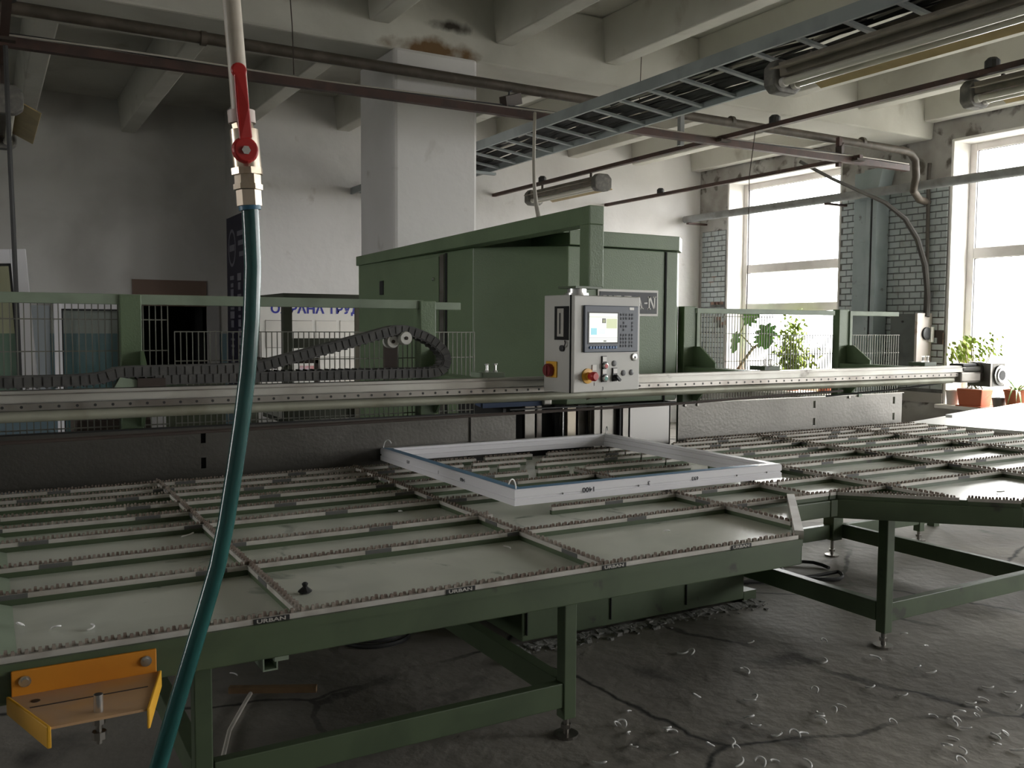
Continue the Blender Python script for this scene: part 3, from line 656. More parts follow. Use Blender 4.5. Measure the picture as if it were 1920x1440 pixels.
# name plate on the front
zN0, zN1 = 1.545, 1.70
B().box(3.10, 3.545, 4.366, 4.374, zN0, zN1).build('sign_border', WPLAST, mc)
B().box(3.112, 3.533, 4.362, 4.366, zN0+.014, zN1-.014).build('sign_plate', M('sign_dark', (.045, .048, .055), .5), mc)
def letter(polys, x, name='sign_letter'):
    b = B(); z = zN0+.04; h = .078
    for pl in polys: b.extr([(x+a*.066, 4.3605, z+c*h) for a, c in pl], (0, .002, 0))
    b.build(name, WPLAST, mc)
def rc(a, b, c, d): return [(a, c), (b, c), (b, d), (a, d)]
NN = [rc(.10, .24, 0, 1), rc(0, .34, 0, .1), rc(0, .3, .9, 1), rc(.72, .86, 0, 1), rc(.62, .98, .9, 1), [(.10, 1), (.30, 1), (.86, 0), (.68, 0)]]
AA = [[(.08, 0), (.22, 0), (.56, 1), (.42, 1)], [(.76, 0), (.92, 0), (.56, 1), (.42, 1)], rc(.26, .74, .28, .4), rc(0, .32, 0, .1), rc(.66, 1, 0, .1)]
BB = [rc(.1, .24, 0, 1), rc(0, .8, 0, .12), rc(0, .78, .88, 1), rc(.2, .76, .45, .56), rc(.72, .86, .08, .48), rc(.7, .82, .54, .9)]
RR = [rc(.1, .24, 0, 1), rc(0, .34, 0, .1), rc(0, .78, .88, 1), rc(.2, .76, .42, .54), rc(.7, .82, .5, .9), [(.5, .44), (.64, .44), (.98, 0), (.8, 0)]]
UU = [rc(.1, .24, .1, 1), rc(0, .34, .9, 1), rc(.7, .84, .1, 1), rc(.6, .94, .9, 1), rc(.15, .8, 0, .12)]
letter([rc(.05, .42, .42, .53)], 3.432)
for L_, x in ((UU, 3.135), (RR, 3.212), (BB, 3.288), (AA, 3.364), (NN, 3.462)): letter(L_, x)
# base pedestal under the table and the processing opening
B().box(2.12, 3.51, 3.56, 5.2, 0.02, .655).build('pedestal', GREEND, mc, bev=.006)
B().box(2.14, 2.145, 3.55, 3.565, .05, .64).box(2.62, 2.625, 3.552, 3.565, .05, .62).box(3.1, 3.105, 3.552, 3.565, .05, .62).build('panel_seam', DARK, mc)
B().prism([(3.51, 3.56), (3.60, 3.56), (3.57, 3.75), (3.51, 3.75)], 0, .06).build('base_flange', GREEND, mc)
B().box(3.40, 3.425, 3.553, 3.562, .47, .57).build('slot', DARK, mc)
B().box(2.50, 3.70, 4.93, 4.97, .6, 1.03).box(2.5, 2.52, 4.42, 4.93, .66, 1.02).box(3.68, 3.70, 4.42, 4.93, .66, 1.02).build('opening_shade', BLACK, mc)  # black walls added as the shade inside the processing opening
def vb(xa, xb, ya, yb, m, z0=.77, z1=1.02, name='guide_plate'):
    B().box(xa, xb, ya, yb, z0, z1).build(name, m, mc, bev=.002)
def Xat(p, Y): return py(p, 790, Y).x
for a, b, Y, m in ((984, 1003, 4.50, STEELD), (1006, 1016, 4.55, STEELD), (1064, 1080, 4.42, M('bronze_plate', (.45, .40, .32), .35, .8)), (1084, 1100, 4.45, STEELD), (1107, 1113, 4.40, STEELD), (1114, 1128, 4.37, STEELD), (1129, 1150, 4.36, STEELD), (1150, 1162, 4.36, ALU), (1055, 1057, 4.4, STEEL), (1040, 1050, 4.6, BLACK)):
    vb(Xat(a, Y), Xat(b, Y), Y, Y+.03, m)
xs0, xs1 = Xat(1162, 4.33), Xat(1180, 4.33)
B().box(xs0, xs1, 4.33, 4.345, .775, 1.01).build('slot_frame', BLACK, mc)
B().box(xs0+.018, xs1-.014, 4.322, 4.33, .79, 1.0).build('toothed_insert', STEELD, mc)
B().box(Xat(1181, 4.32), Xat(1254, 4.32), 4.318, 4.33, .775, 1.016).build('stop_plate', M('polished_plate', (.30, .29, .28), .35, .9), mc)
B().box(2.50, 3.68, 4.34, 4.36, 1.016, 1.024).build('edge_strip', BLACK, mc)
B().prism([(2.36, 4.40), (2.75, 4.40), (2.75, 4.6), (2.42, 4.6)], 1.03, 1.055).build('cover_cloth', M('blue_cloth', (.05, .075, .14), .8), mc)
B().box(2.74, 2.80, 4.38, 4.5, 1.03, 1.10).box(2.95, 3.1, 4.40, 4.6, 1.04, 1.12).build('clamp_block', STEELD, mc, bev=.01)
B().tube([(3.02, 4.36, 1.06), (3.06, 4.33, 1.075), (3.13, 4.33, 1.07), (3.16, 4.36, 1.06)], .006, 6).build('clamp_lever', STEEL, mc)
mr_ = B(); pts = []
for k in range(60):
    x = 2.02+1.58*k/59; pts.append((x, 3.515-.03*random.random(), 0))
for a, b in zip(pts[:-1], pts[1:]):
    h = .004+.006*random.random(); mr_.hexa([a, b, (b[0], 3.558, 0), (a[0], 3.558, 0), (a[0], a[1]+.02, h), (b[0], b[1]+.02, h), (b[0], 3.558, h+.004), (a[0], 3.558, h+.004)])
tag(mr_.build('mortar_rubble', MORTAR), 'crumbled pale mortar along the foot of the machine base', 'rubble')
bpy.data.objects['mortar_rubble']['kind'] = 'stuff'
rb = B()
for k in range(260):
    x = 2.02+random.random()*1.6; y = 3.54-abs(random.gauss(0, .055)); s = .0025+random.random()**3*.012
    rb.hexa([(x+s*random.uniform(.6, 1.2)*i, y+s*random.uniform(.6, 1.2)*j, k2) for k2 in (0, s*random.uniform(.5, 1.2)) for i, j in ((-1, -1), (1, -1), (1, 1), (-1, 1))])
rb.build('crumbs', MORTAR, bpy.data.objects['mortar_rubble'], kind='stuff')

# ================================================================ GUARD POSTS, MESH, GANTRY BEAM
PX = [.575, 2.025, 3.83, 5.24]
gl = thing('guard_frame', 'green guard railing with wire mesh in front of the recess doorway', 'guard rail', (.6, 4.42, 0))
gr = thing('guard_frame', 'green guard railing with wire mesh in front of the plant window', 'guard rail', (4.6, 4.42, 0))
def wires(par, x0, x1, z0, z1, rows, pitch, y=4.43, r=.0022):
    b = B(); x = x0
    while x <= x1+1e-4: b.bar((x, y, z0), (x, y, z1), r*2, r*2); x += pitch
    for z in rows: b.bar((x0, y+.004, z), (x1, y+.004, z), r*2.4, r*2.4)
    b.build('wire_mesh', M('mesh_wire', (.22, .22, .19), .5, .3), par, kind='stuff')
B().box(-1.2, 2.0, 4.385, 4.415, 1.567, 1.613).build('top_rail', GREENL, gl, bev=.003)
B().box(2.06, 2.225, 4.40, 4.43, 1.565, 1.605).build('top_rail', GREENL, gl, bev=.003)
wires(gl, -1.2, .735, .95, 1.567, (1.50, 1.36, 1.02), .0265)
wires(gl, .765, 2.33, .95, 1.446, (1.446, 1.31, 1.02), .0265, 4.44)
B().box(3.87, 5.14, 4.395, 4.42, 1.567, 1.60).build('top_rail', GREENL, gr, bev=.003)
B().box(5.30, 5.82, 4.395, 4.42, 1.567, 1.60).build('top_rail', GREENL, gr, bev=.003)
wires(gr, 3.90, 4.60, .9, 1.567, (1.55, 1.44, 1.26, 1.02), .024)
wires(gr, 4.56, 5.9, .9, 1.43, (1.43, 1.30, 1.02), .026, 4.445)
for i, x in enumerate(PX):
    par = gl if i < 2 else gr
    o = B().box(x-.05, x+.05 if i > 1 else x+.04, 4.40 if i > 1 else 4.37, 4.46, .02, 1.61).build('post', GREEN, par, bev=.004)
    if i > 1: B().box(x+.05, x+.075, 4.39, 4.42, 1.20, 1.60).build('post_lip', GREENL, par)
    B().extr([(x+.03, 4.40, 1.20), (x+.03, 4.40, 1.36), (x+.03, 4.34, 1.36), (x+.03, 4.20, 1.26), (x+.03, 4.20, 1.20)], (.012, 0, 0)).build('gusset', GREEN, par)
    B().extr([(x+.03, 4.40, 1.16), (x+.03, 4.40, 1.02), (x+.03, 4.36, 1.02), (x+.03, 4.22, 1.16)], (.012, 0, 0)).build('gusset', GREEN, par)
    B().hexa([(x-.03, 3.74, 1.205), (x+.09, 3.74, 1.205), (x+.07, 4.40, 1.165), (x-.04, 4.40, 1.165), (x-.03, 3.74, 1.228), (x+.09, 3.74, 1.228), (x+.07, 4.40, 1.235), (x-.04, 4.40, 1.235)]).build('arm', GREEN, par, bev=.004)
    jb = B().box(x-.02, x+.10, 3.74, 3.86, 1.238, 1.262).build('clamp_block', GREEND if i != 1 else GREENL, par, bev=.002)
    for dx in (.03, .075):
        B().cyl((x+dx, 3.79, 1.262), (x+dx, 3.79, 1.30), .006, 8).cyl((x+dx, 3.79, 1.262), (x+dx, 3.79, 1.272), .011, 6).cyl((x+dx, 3.79, 1.295), (x+dx, 3.79, 1.303), .011, 6).build('bolt', STEEL, jb)
    if i == 3: B().box(x+.05, x+.085, 4.30, 4.40, 1.0, 1.03).build('fence_tab', GREENL, par)

gb_ = thing('gantry_beam', 'long aluminium gantry beam with drilled guide rail over the tables', 'beam', (2.5, 3.7, 1.13))
XR = 5.52
B().extr([(-1.2, 3.665, 1.200), (-1.2, 3.665, 1.226), (-1.2, 3.672, 1.229), (-1.2, 3.672, 1.240), (-1.2, 3.74, 1.240), (-1.2, 3.74, 1.135), (-1.2, 3.69, 1.135), (-1.2, 3.69, 1.200)], (XR+1.2, 0, 0)).build('extrusion', ALUD, gb_)
B().box(-1.2, XR, 3.670, 3.69, 1.171, 1.194).build('guide_rail', STEELD, gb_)
hl = B(); x = -1.15
while x < XR: hl.lathe([(.0055, 0), (.0055, -.0015)], (x, 3.670, 1.1825), 8, 'y'); x += .06
hl.build('rail_holes', BLACK, gb_, kind='stuff')
B().tube([(-1.2, 3.685, 1.148), (XR-.1, 3.685, 1.148)], .021, 12).build('lower_tube', M('tube_grime', (.36, .36, .29), .5, .3, c2=(.26, .25, .19), sc=5), gb_, smooth=True)
B().box(-1.2, XR, 3.655, 3.666, 1.226, 1.2295).build('upper_lip', STEELD, gb_)
eu = B().prism([(5.47, 3.655), (5.66, 3.645), (5.74, 3.66), (5.74, 3.78), (5.47, 3.78)], 1.13, 1.20).build('end_bracket', STEELD, gb_, bev=.012)
B().prism([(5.50, 3.66), (5.72, 3.65), (5.72, 3.77), (5.50, 3.77)], 1.20, 1.235).build('end_casting', M('casting_grey', (.17, .165, .15), .6), gb_, bev=.01)
B().box(5.50, 5.64, 3.66, 3.76, 1.236, 1.252).build('belt_clamp', BLACK, gb_, bev=.003)
B().lathe([(.05, -.03), (.055, 0), (.055, .05), (.03, .06)], (5.70, 3.70, 1.21), 16, 'x').build('pulley_housing', ALU, gb_, smooth=True)
B().box(5.72, 5.86, 3.60, 3.615, 1.10, 1.255).build('motor_flange', ALU, gb_, bev=.004)
B().box(5.70, 5.72, 3.60, 3.76, 1.10, 1.255).build('side_cheek', STEELD, gb_)
fl2 = B().lathe([(.066, 0), (.066, -.010), (.048, -.012), (.048, -.02)], (5.80, 3.60, 1.175), 24, 'y').build('motor_plate', STEEL, gb_, smooth=True)
B().lathe([(.032, 0), (.032, -.022)], (5.80, 3.60, 1.175), 20, 'y').build('bore', BLACK, gb_)
B().tube([(4.5, 3.9, 1.06), (5.0, 3.8, 1.09), (5.55, 3.72, 1.14)], .006, 6).build('air_line', BLACK, gb_)
B().tube([(-.2, 3.72, 1.05), (3.4, 4.05, 1.04), (4.6, 4.25, 1.045), (5.1, 4.28, 1.05)], .008, 6).build('air_line', DBROWN, gb_)

# drag chain
dc = thing('drag_chain', 'dark grey cable drag chain looping over white rollers above the gantry beam', 'cable chain', (1, 3.74, 1.24))
cpts = [(-1.2, 1.269), (.05, 1.27), (.34, 1.275), (.45, 1.298), (.60, 1.301), (.90, 1.306), (1.02, 1.325), (1.277, 1.388), (1.50, 1.446), (1.565, 1.460), (1.63, 1.455), (1.72, 1.422), (1.785, 1.372), (1.805, 1.325), (1.785, 1.285), (1.73, 1.27), (1.60, 1.269), (.95, 1.269), (.55, 1.269)]
P = []
for i in range(len(cpts)-1):       # Catmull-Rom then equal spacing
    p = [Vector(cpts[max(0, min(len(cpts)-1, i+k))]) for k in (-1, 0, 1, 2)]
    for t in range(12):
        t /= 12; P.append(.5*((2*p[1])+(p[2]-p[0])*t+(2*p[0]-5*p[1]+4*p[2]-p[3])*t*t+(3*p[1]-p[0]-3*p[2]+p[3])*t**3))
P.append(Vector(cpts[-1])); lk = B(); LEN = .031
lk.hexa([(-.021, -.035, -.021), (.021, -.035, -.021), (.021, .035, -.021), (-.021, .035, -.021), (-.018, -.035, .021), (.018, -.035, .021), (.018, .035, .021), (-.018, .035, .021)])
lk.box(-.012, .012, -.039, -.034, -.016, .016).box(-.004, .004, -.032, .032, -.026, -.018)
lme = lk.mesh('chain_link', CHAINM); acc = 0
for a, b in zip(P[:-1], P[1:]):
    d = (b-a).length; an = math.atan2((b-a).y, (b-a).x); q = LEN-acc
    while q <= d:
        c = a.lerp(b, q/d); o = bpy.data.objects.new('chain_link', lme); COL.objects.link(o); o.parent = dc
        o.location = (c.x-1, 0, c.y-1.24); o.rotation_euler = (0, -an, 0); q += LEN
    acc = d-(q-LEN)
for x, z, y0 in ((1.60, 1.425, 3.70), (1.555, 1.41, 3.74)):
    rl = B().lathe([(.026, 0), (.030, .006), (.030, .05), (.026, .056)], (x, y0-.01, z), 20, 'y').build('roller', WPLAST, dc, smooth=True)
    B().lathe([(.008, -.004), (.008, .01)], (x, y0-.01, z), 10, 'y').build('hub', DBROWN, rl)
B().box(1.54, 1.60, 3.79, 3.81, 1.24, 1.43).build('roller_stand', DBROWN, dc)
B().extr([(.42, 3.70, 1.242), (.50, 3.70, 1.242), (.50, 3.70, 1.27), (.44, 3.70, 1.28)], (0, .05, 0)).build('chain_bracket', GREENL, dc)
B().box(.50, .60, 3.69, 3.77, 1.242, 1.275).build('chain_anchor', DBROWN, dc)

# ================================================================ CONTROL BOX (local axes: x right along the face, y into the box)
cb = thing('control_box', 'grey control box with lit screen hanging from the green boom arm', 'control panel', (2.395, 3.455, 1.185), R(8))
BW, BH, BD = .415, .435, .20
xl = -.165; xr = xl+BW; yf = -.09; yb_ = yf+BD
def cbx(x0, x1, y0, y1, z0, z1, name, m, par=None, bev=0): return B().box(x0, x1, y0, y1, z0, z1).build(name, m, par or cb, bev=bev, local=True)
b = B().box(xl, xr, yf+.02, yb_, 0, BH); b.build('housing', BOXG, cb, bev=.004, local=True)
cbx(xl+.002, xr, yf, yf+.018, .002, BH-.002, 'front_door', BOXG, bev=.004)
cbx(xl-.001, xl+.004, yf+.018, yf+.024, 0, BH, 'door_seam', DARK)
bz = cbx(xl+.055, xr-.022, yf-.012, yf, .18, BH-.045, 'bezel', BEZ, bev=.004)
sx0, sx1, sz0, sz1 = xl+.082, xl+.255, .225, .355
cbx(sx0-.008, sx1+.008, yf-.0135, yf-.012, sz0-.008, sz1+.006, 'screen_rim', BLACK, bz)
scr = cbx(sx0, sx1, yf-.0145, yf-.0135, sz0, sz1, 'screen', emit('screen_glow', (.97, 1, .88), .66), bz)
def patch(u0, u1, v0, v1, nm, c, s):
    w, h = sx1-sx0, sz1-sz0
    cbx(sx0+w*u0, sx0+w*u1, yf-.0149, yf-.0145, sz0+h*v0, sz0+h*v1, 'screen_graphic', emit(nm, c, s), scr)
patch(0, 1, .86, .885, 'scr_line', (.75, .8, .6), .5); patch(.6, .98, .48, .82, 'scr_olive', (.62, .68, .36), .55)
patch(.05, .26, .26, .49, 'scr_cyan', (.30, .75, .85), .55); patch(.34, .55, .28, .46, 'scr_mint', (.78, .97, .9), .6)
patch(0, 1, .15, .165, 'scr_grey', (.4, .42, .4), .5); patch(0, 1, .075, .085, 'scr_grey', (.4, .42, .4), .5)
patch(.44, .58, .66, .83, 'scr_dark', (.12, .12, .09), .2); patch(.47, .55, .69, .78, 'scr_olive', (.62, .68, .36), .55); patch(.5, .6, .02, .065, 'scr_dark', (.12, .12, .09), .2)
kb = B(); KX = sx1+.022
def key(u, v): kb.box(KX+u*.0165, KX+u*.0165+.008, yf-.0145, yf-.012, v, v+.0105)
for r_ in range(2):
    for u in range(5): key(u+(.35 if u > 2 else 0), .345-r_*.017)
for u, v in ((1, .308), (0, .292), (1, .292), (2, .292), (1, .276), (4.35, .308), (4.35, .292), (4.35, .276)): key(u, v)
for r_ in range(4):
    for u in range(5): key(u+(.35 if u > 2 else 0), .252-r_*.0165)
kb.build('keypad', M('key_dark', (.02, .025, .04), .5), bz, local=True, kind='stuff')
fk = B()
for u in range(10): fk.lathe([(.0065, 0), (.0065, -.004), (.004, -.005)], (sx0+.008+u*.0175, yf-.012, .202), 10, 'y')
fk.build('function_keys', M('key_blue', (.16, .26, .48), .4), bz, local=True, kind='stuff')
cbx(KX+.055, KX+.085, yf-.0135, yf-.012, .372, .384, 'model_tag', WPLAST, bz)
# buttons on the lower half: (x, z)
def but(x, z, r, prof, name, m, par=None): return B().lathe([(a*r, -b_) for a, b_ in prof], (x, yf, z), 18, 'y').build(name, m, par or cb, smooth=True, local=True)
es = but(xl+.085, .075, .034, [(1, 0), (1, .006), (.5, .008), (.5, .02)], 'emergency_stop_ring', YEL)
but(xl+.085, .075, .021, [(.8, .006), (.8, .03), (1, .036), (1, .05), (.75, .058)], 'emergency_stop', RED, es)
cbx(xl+.113, xl+.138, yf-.004, yf, .100, .124, 'button_label', WPLAST)
for x, z, m in ((xl+.185, .118, RED), (xl+.185, .062, M('green_button', (.03, .22, .17), .4))):
    h_ = cbx(x-.014, x+.014, yf-.006, yf, z-.017, z+.045, 'button_mount', BLACK)
    cbx(x-.012, x+.012, yf-.008, yf-.006, z+.020, z+.042, 'button_label', WPLAST, h_)
    but(x, z, .0145, [(1, .006), (1, .016), (.7, .018)], 'push_button_bezel', STEEL, h_); but(x, z, .011, [(.9, .016), (.9, .0195)], 'push_button', m, h_)
h_ = cbx(xl+.238, xl+.266, yf-.006, yf, .046, .108, 'button_mount', BLACK)
cbx(xl+.24, xl+.264, yf-.008, yf-.006, .083, .105, 'button_label', WPLAST, h_)
but(xl+.252, .063, .014, [(1, .006), (1, .016), (.8, .02)], 'selector_base', BLACK, h_)
B().bar((xl+.246, yf-.022, .070), (xl+.268, yf-.022, .050), .011, .014, (0, -1, 0)).build('selector_lever', BLACK, h_, local=True)
for x, z in ((xl+.250, .128), (xl+.310, .083), (xl+.362, .084)): but(x, z, .0135, [(1, 0), (1, .003), (.5, .006)], 'blanking_plug', M('plug_grey', (.13, .13, .135), .5))
k_ = but(xl+.378, .155, .017, [(1, 0), (1, .006), (.6, .008)], 'key_lock', STEEL); but(xl+.378, .155, .006, [(1, .008), (1, .01)], 'keyhole', BLACK, k_)
text('pen_mark', '1', .022, INK, cb, (xl+.122, yf-.0008, .030), (1, 0, 0), (0, 0, 1), local=True, depth=.0003)
text('pen_mark', '3', .022, INK, cb, (xl+.175, yf-.0008, .008), (1, 0, 0), (0, 0, 1), local=True, depth=.0003)
# left side: drive slot, cable plug, main switch
cbx(xl-.003, xl+.001, yf+.03, yf+.125, .235, .385, 'drive_recess', DARK)
cbx(xl-.0045, xl-.003, yf+.062, yf+.105, .25, .375, 'drive_face', M('drive_beige', (.42, .40, .36), .5))
cbx(xl-.006, xl-.0045, yf+.082, yf+.090, .262, .355, 'drive_slot', BLACK)
B().lathe([(.014, 0), (.014, -.01), (.008, -.012)], (xl, yf+.07, .198), 14, 'x').build('cable_plug', BLACK, cb, local=True)
B().tube([(xl-.01, yf+.062, .202), (xl-.012, yf+.045, .21), (xl-.012, yf+.04, .222), (xl-.006, yf+.05, .232)], .003, 6).build('plug_tether', BLACK, cb, local=True)
ms = cbx(xl-.008, xl, yf+.105, yf+.178, .065, .138, 'switch_plate', YEL, bev=.003)
B().lathe([(.030, -.008), (.030, -.026), (.026, -.03)], (xl, yf+.148, .098), 12, 'x').build('rotary_knob', REDM, ms, local=True)
B().box(xl-.036, xl-.028, yf+.142, yf+.154, .075, .121).build('knob_grip', REDM, ms, local=True, bev=.002)
# swivel on top
B().lathe([(.055, 0), (.055, .012), (.045, .012), (.045, .034)], (-.04, .03, BH), 28).build('swivel_ring', STEEL, cb, smooth=True, local=True)
B().box(-.10, .06, -.03, .09, BH+.032, BH+.042).build('swivel_flange', GREEND, cb, local=True)

# ================================================================ PVC FRAME ON THE TABLE
pf = thing('window_frame_blank', 'square white PVC window frame with blue film lying on the brush bars', 'window frame', (2.41, 3.64, .801))
fx0, fx1, fy0, fy1, fz = 1.715, 3.115, 2.94, 4.285, .803
pw, ph = .066, .062
fy1 = fy0+1.345
prof = [(0, 0), (0, .022), (.004, .024), (.004, .030), (0, .032), (0, .054), (.005, ph), (.046, ph), (.046, .05), (.056, .048), (.056, .026), (pw, .024), (pw, 0)]   # (inward, up)
def side(a, b, inn, name):
    a = Vector(a); b = Vector(b); d = (b-a).normalized(); inn = Vector(inn); bb = B(); k = len(prof)
    va = [a+inn*u+d*u+Vector((0, 0, w)) for u, w in prof]; vb_ = [b+inn*u-d*u+Vector((0, 0, w)) for u, w in prof]
    bb.v = [tuple(v) for v in va+vb_]; bb.f = [tuple(range(k-1, -1, -1)), tuple(range(k, 2*k))]+[(i, (i+1) % k, k+(i+1) % k, k+i) for i in range(k)]
    return bb.build(name, PVC, pf)
c00, c10, c11, c01 = (fx0, fy0, fz), (fx1, fy0, fz), (fx1, fy1, fz), (fx0, fy1, fz)
s1 = side(c00, c10, (0, 1, 0), 'frame_member'); s2 = side(c10, c11, (-1, 0, 0), 'frame_member'); s3 = side(c11, c01, (0, -1, 0), 'frame_member'); s4 = side(c01, c00, (1, 0, 0), 'frame_member')
e = fz+ph+.0008
B().extr([(fx0+.008, fy0+.008, e), (fx1-.14, fy0+.008, e), (fx1-.17, fy0+.045, e), (fx0+.045, fy0+.045, e)], (0, 0, .0008)).build('blue_film', FILM, s1)
B().extr([(fx0+.008, fy0+.008, e), (fx0+.045, fy0+.045, e), (fx0+.045, fy1-.05, e), (fx0+.008, fy1-.012, e)], (0, 0, .0008)).build('blue_film', FILM, s4)
# pen marks on the outer faces, upside down as on the piece
def pen(s, X, z, size, par, sx=1.15): text('pen_mark', s, size, INK, par, (X, fy0-.0008, z), (-1, 0, 0), (0, 0, -1), depth=.0004, sx=sx, bold=.0004)
pen('1400', 2.085, fz+.044, .027, s1); pen('3', 2.36, fz+.044, .024, s1); pen('693', 2.62, fz+.043, .022, s1)
for s, Y, z in (('693', 3.92, fz+.044), ('1', 3.60, fz+.042), ('1400', 3.35, fz+.043)):
    text('pen_mark', s, .022, INK, s4, (fx0-.0008, Y, z), (0, 1, 0), (0, 0, -1), depth=.0004)
sr = B()
for x in (1.93, 2.3, 2.84, 3.02): sr.lathe([(.004, 0), (.004, -.002)], (x, fy0, fz+.03), 8, 'y')
sr.build('drill_holes', POTD, s1, kind='stuff')
for (x, y, a) in ((fx0+.012, fy0+.012, .3), (fx0+.012, fy1-.01, 2.6), (fx1-.02, fy1-.02, 1.2)):
    pts = [(x+.022*math.cos(t)*math.cos(a)-.022*math.cos(a), y+.022*math.cos(t)*math.sin(a)-.022*math.sin(a), fz+ph-.004+.045*math.sin(t)) for t in [i*.25 for i in range(11)]]
    B().tube(pts, .003, 5).build('weld_curl', SWARF, pf, smooth=True)

# ================================================================ YELLOW BRACKET ON THE FRONT BEAM
yb = thing('yellow_bracket', 'yellow sheet-metal tray bracket bolted to the table front beam', 'bracket', (.17, 2.1, .7))
xa, xb = .03, .312; ZB = .708
B().box(xa, xb, 2.100, 2.108, ZB, .765).build('back_flange', ORY, yb, bev=.002)
B().extr([(xa-.006, 2.104, ZB), (xb+.006, 2.104, ZB), (.262, 1.905, ZB), (.088, 1.905, ZB)], (0, 0, .005)).build('tray', ORW, yb)
B().hexa([(xa-.010, 2.1, ZB-.030), (xa-.004, 2.1, ZB-.030), (.092, 1.90, ZB-.035), (.084, 1.90, ZB-.035), (xa-.010, 2.1, ZB+.008), (xa-.004, 2.1, ZB+.008), (.092, 1.90, ZB+.008), (.084, 1.90, ZB+.008)]).build('side_flange', YEL, yb, bev=.002)
B().hexa([(xb+.004, 2.1, ZB-.030), (xb+.010, 2.1, ZB-.030), (.268, 1.90, ZB-.035), (.262, 1.90, ZB-.035), (xb+.004, 2.1, ZB+.008), (xb+.010, 2.1, ZB+.008), (.268, 1.90, ZB+.008), (.262, 1.90, ZB+.008)]).build('side_flange', YEL, yb, bev=.002)
for x in (xa+.025, xb-.022): B().lathe([(.012, 0), (.012, -.003), (.007, -.003), (.007, -.009)], (x, 2.1, .742), 12, 'y').build('bolt', STEEL, yb)
B().lathe([(.009, 0), (.009, .036)], (.178, 1.938, ZB+.004), 14).build('nozzle', STEEL, yb, smooth=True)
B().lathe([(.0075, 0), (.0075, .0005)], (.178, 1.938, ZB+.0401), 12).build('nozzle_bore', BLACK, yb)
B().lathe([(.012, -.02), (.012, 0)], (.178, 1.938, ZB), 8).cyl((.178, 1.938, ZB-.06), (.178, 1.938, ZB-.02), .006, 8).lathe([(.014, -.05), (.014, -.035)], (.178, 1.938, ZB), 8).build('fitting', STEELD, yb)
B().lathe([(.009, 0), (.009, .0008)], (.072, 2.055, ZB+.005), 10).build('screw_hole', BLACK, yb)
B().box(xa+.03, xb-.03, 2.02, 2.024, ZB+.0045, ZB+.006).build('crease', DBROWN, yb)

# ================================================================ AIR DROP: pipe, valve, hose
ad = thing('air_drop', 'white drop pipe with red-handled valve and hanging teal hose', 'air hose', tuple(py(462, 260, 1.5)))
YD = 1.5
def D(x, y, dy=0.): return tuple(py(x, y, YD+dy))
B().tube([D(426, -900), D(432, -100), D(434, 0), D(445, 130), D(452, 222)], .0142, 14).build('drop_pipe', HOSET, ad, smooth=True)
def seg(x0, y0, x1, y1, r, n, name, m, par=ad, sm=False): return B().tube([D(x0, y0), D(x1, y1)], r, n).build(name, m, par, smooth=sm)
seg(452, 208, 454, 232, .0215, 16, 'union_collar', M('collar_pink', (.60, .50, .45), .5), sm=True)
seg(454, 230, 458, 246, .017, 8, 'valve_nut', BRASS)
vb_ = seg(457, 244, 464, 318, .0225, 16, 'valve_body', BRASS, sm=True)
seg(463, 316, 464, 328, .025, 8, 'valve_hex', BRASS)
seg(464, 328, 465, 346, .0205, 6, 'reducer_nut', BRASS); seg(465, 346, 465.5, 356, .023, 6, 'lock_nut', BRASS)
seg(466, 357, 468, 386, .0195, 6, 'hose_nut', M('pale_brass', (.66, .56, .45), .35, .7)); seg(468, 386, 469, 394, .0175, 14, 'blue_ring', M('blue_plastic', (.03, .14, .24), .4), sm=True)
hd = B(); hp = [(449, 130, -.05, .013), (453, 200, -.052, .0125), (458, 235, -.05, .0125), (461, 258, -.047, .0125)]
hd.extr([D(439, 132, -.05), D(461, 128, -.05), D(468, 200, -.052), D(474, 258, -.047), D(450, 262, -.047), D(444, 205, -.052)], (0, .006, 0))
hd.lathe([(.0115, 0), (.0125, .007)], D(449, 131, -.05), 16, 'y').lathe([(.0185, 0), (.0205, .006), (.0205, .012)], D(462, 280, -.046), 22, 'y')
hd.build('lever_handle', RED, ad, bev=.002)
B().lathe([(.007, 0), (.007, .045)], D(462, 281, -.05), 6, 'y').build('handle_nut', STEEL, ad)
hz = [D(469, 392), D(471, 430), D(474, 500), D(471, 600), D(464, 700), D(453, 790), D(440, 880), D(424, 980), D(408, 1060), D(385, 1140), D(355, 1240), D(325, 1340), D(296, 1440)]
hz += [(hz[-1][0]-.04, hz[-1][1]-.01, .55), (hz[-1][0]-.09, hz[-1][1]-.05, .3), (hz[-1][0]-.15, hz[-1][1]-.1, .1), (hz[-1][0]-.25, hz[-1][1]-.2, .02), (hz[-1][0]-.7, hz[-1][1]-.3, .0145)]
B().tube(hz, .0136, 16).build('hose', HOSE, ad, smooth=True)

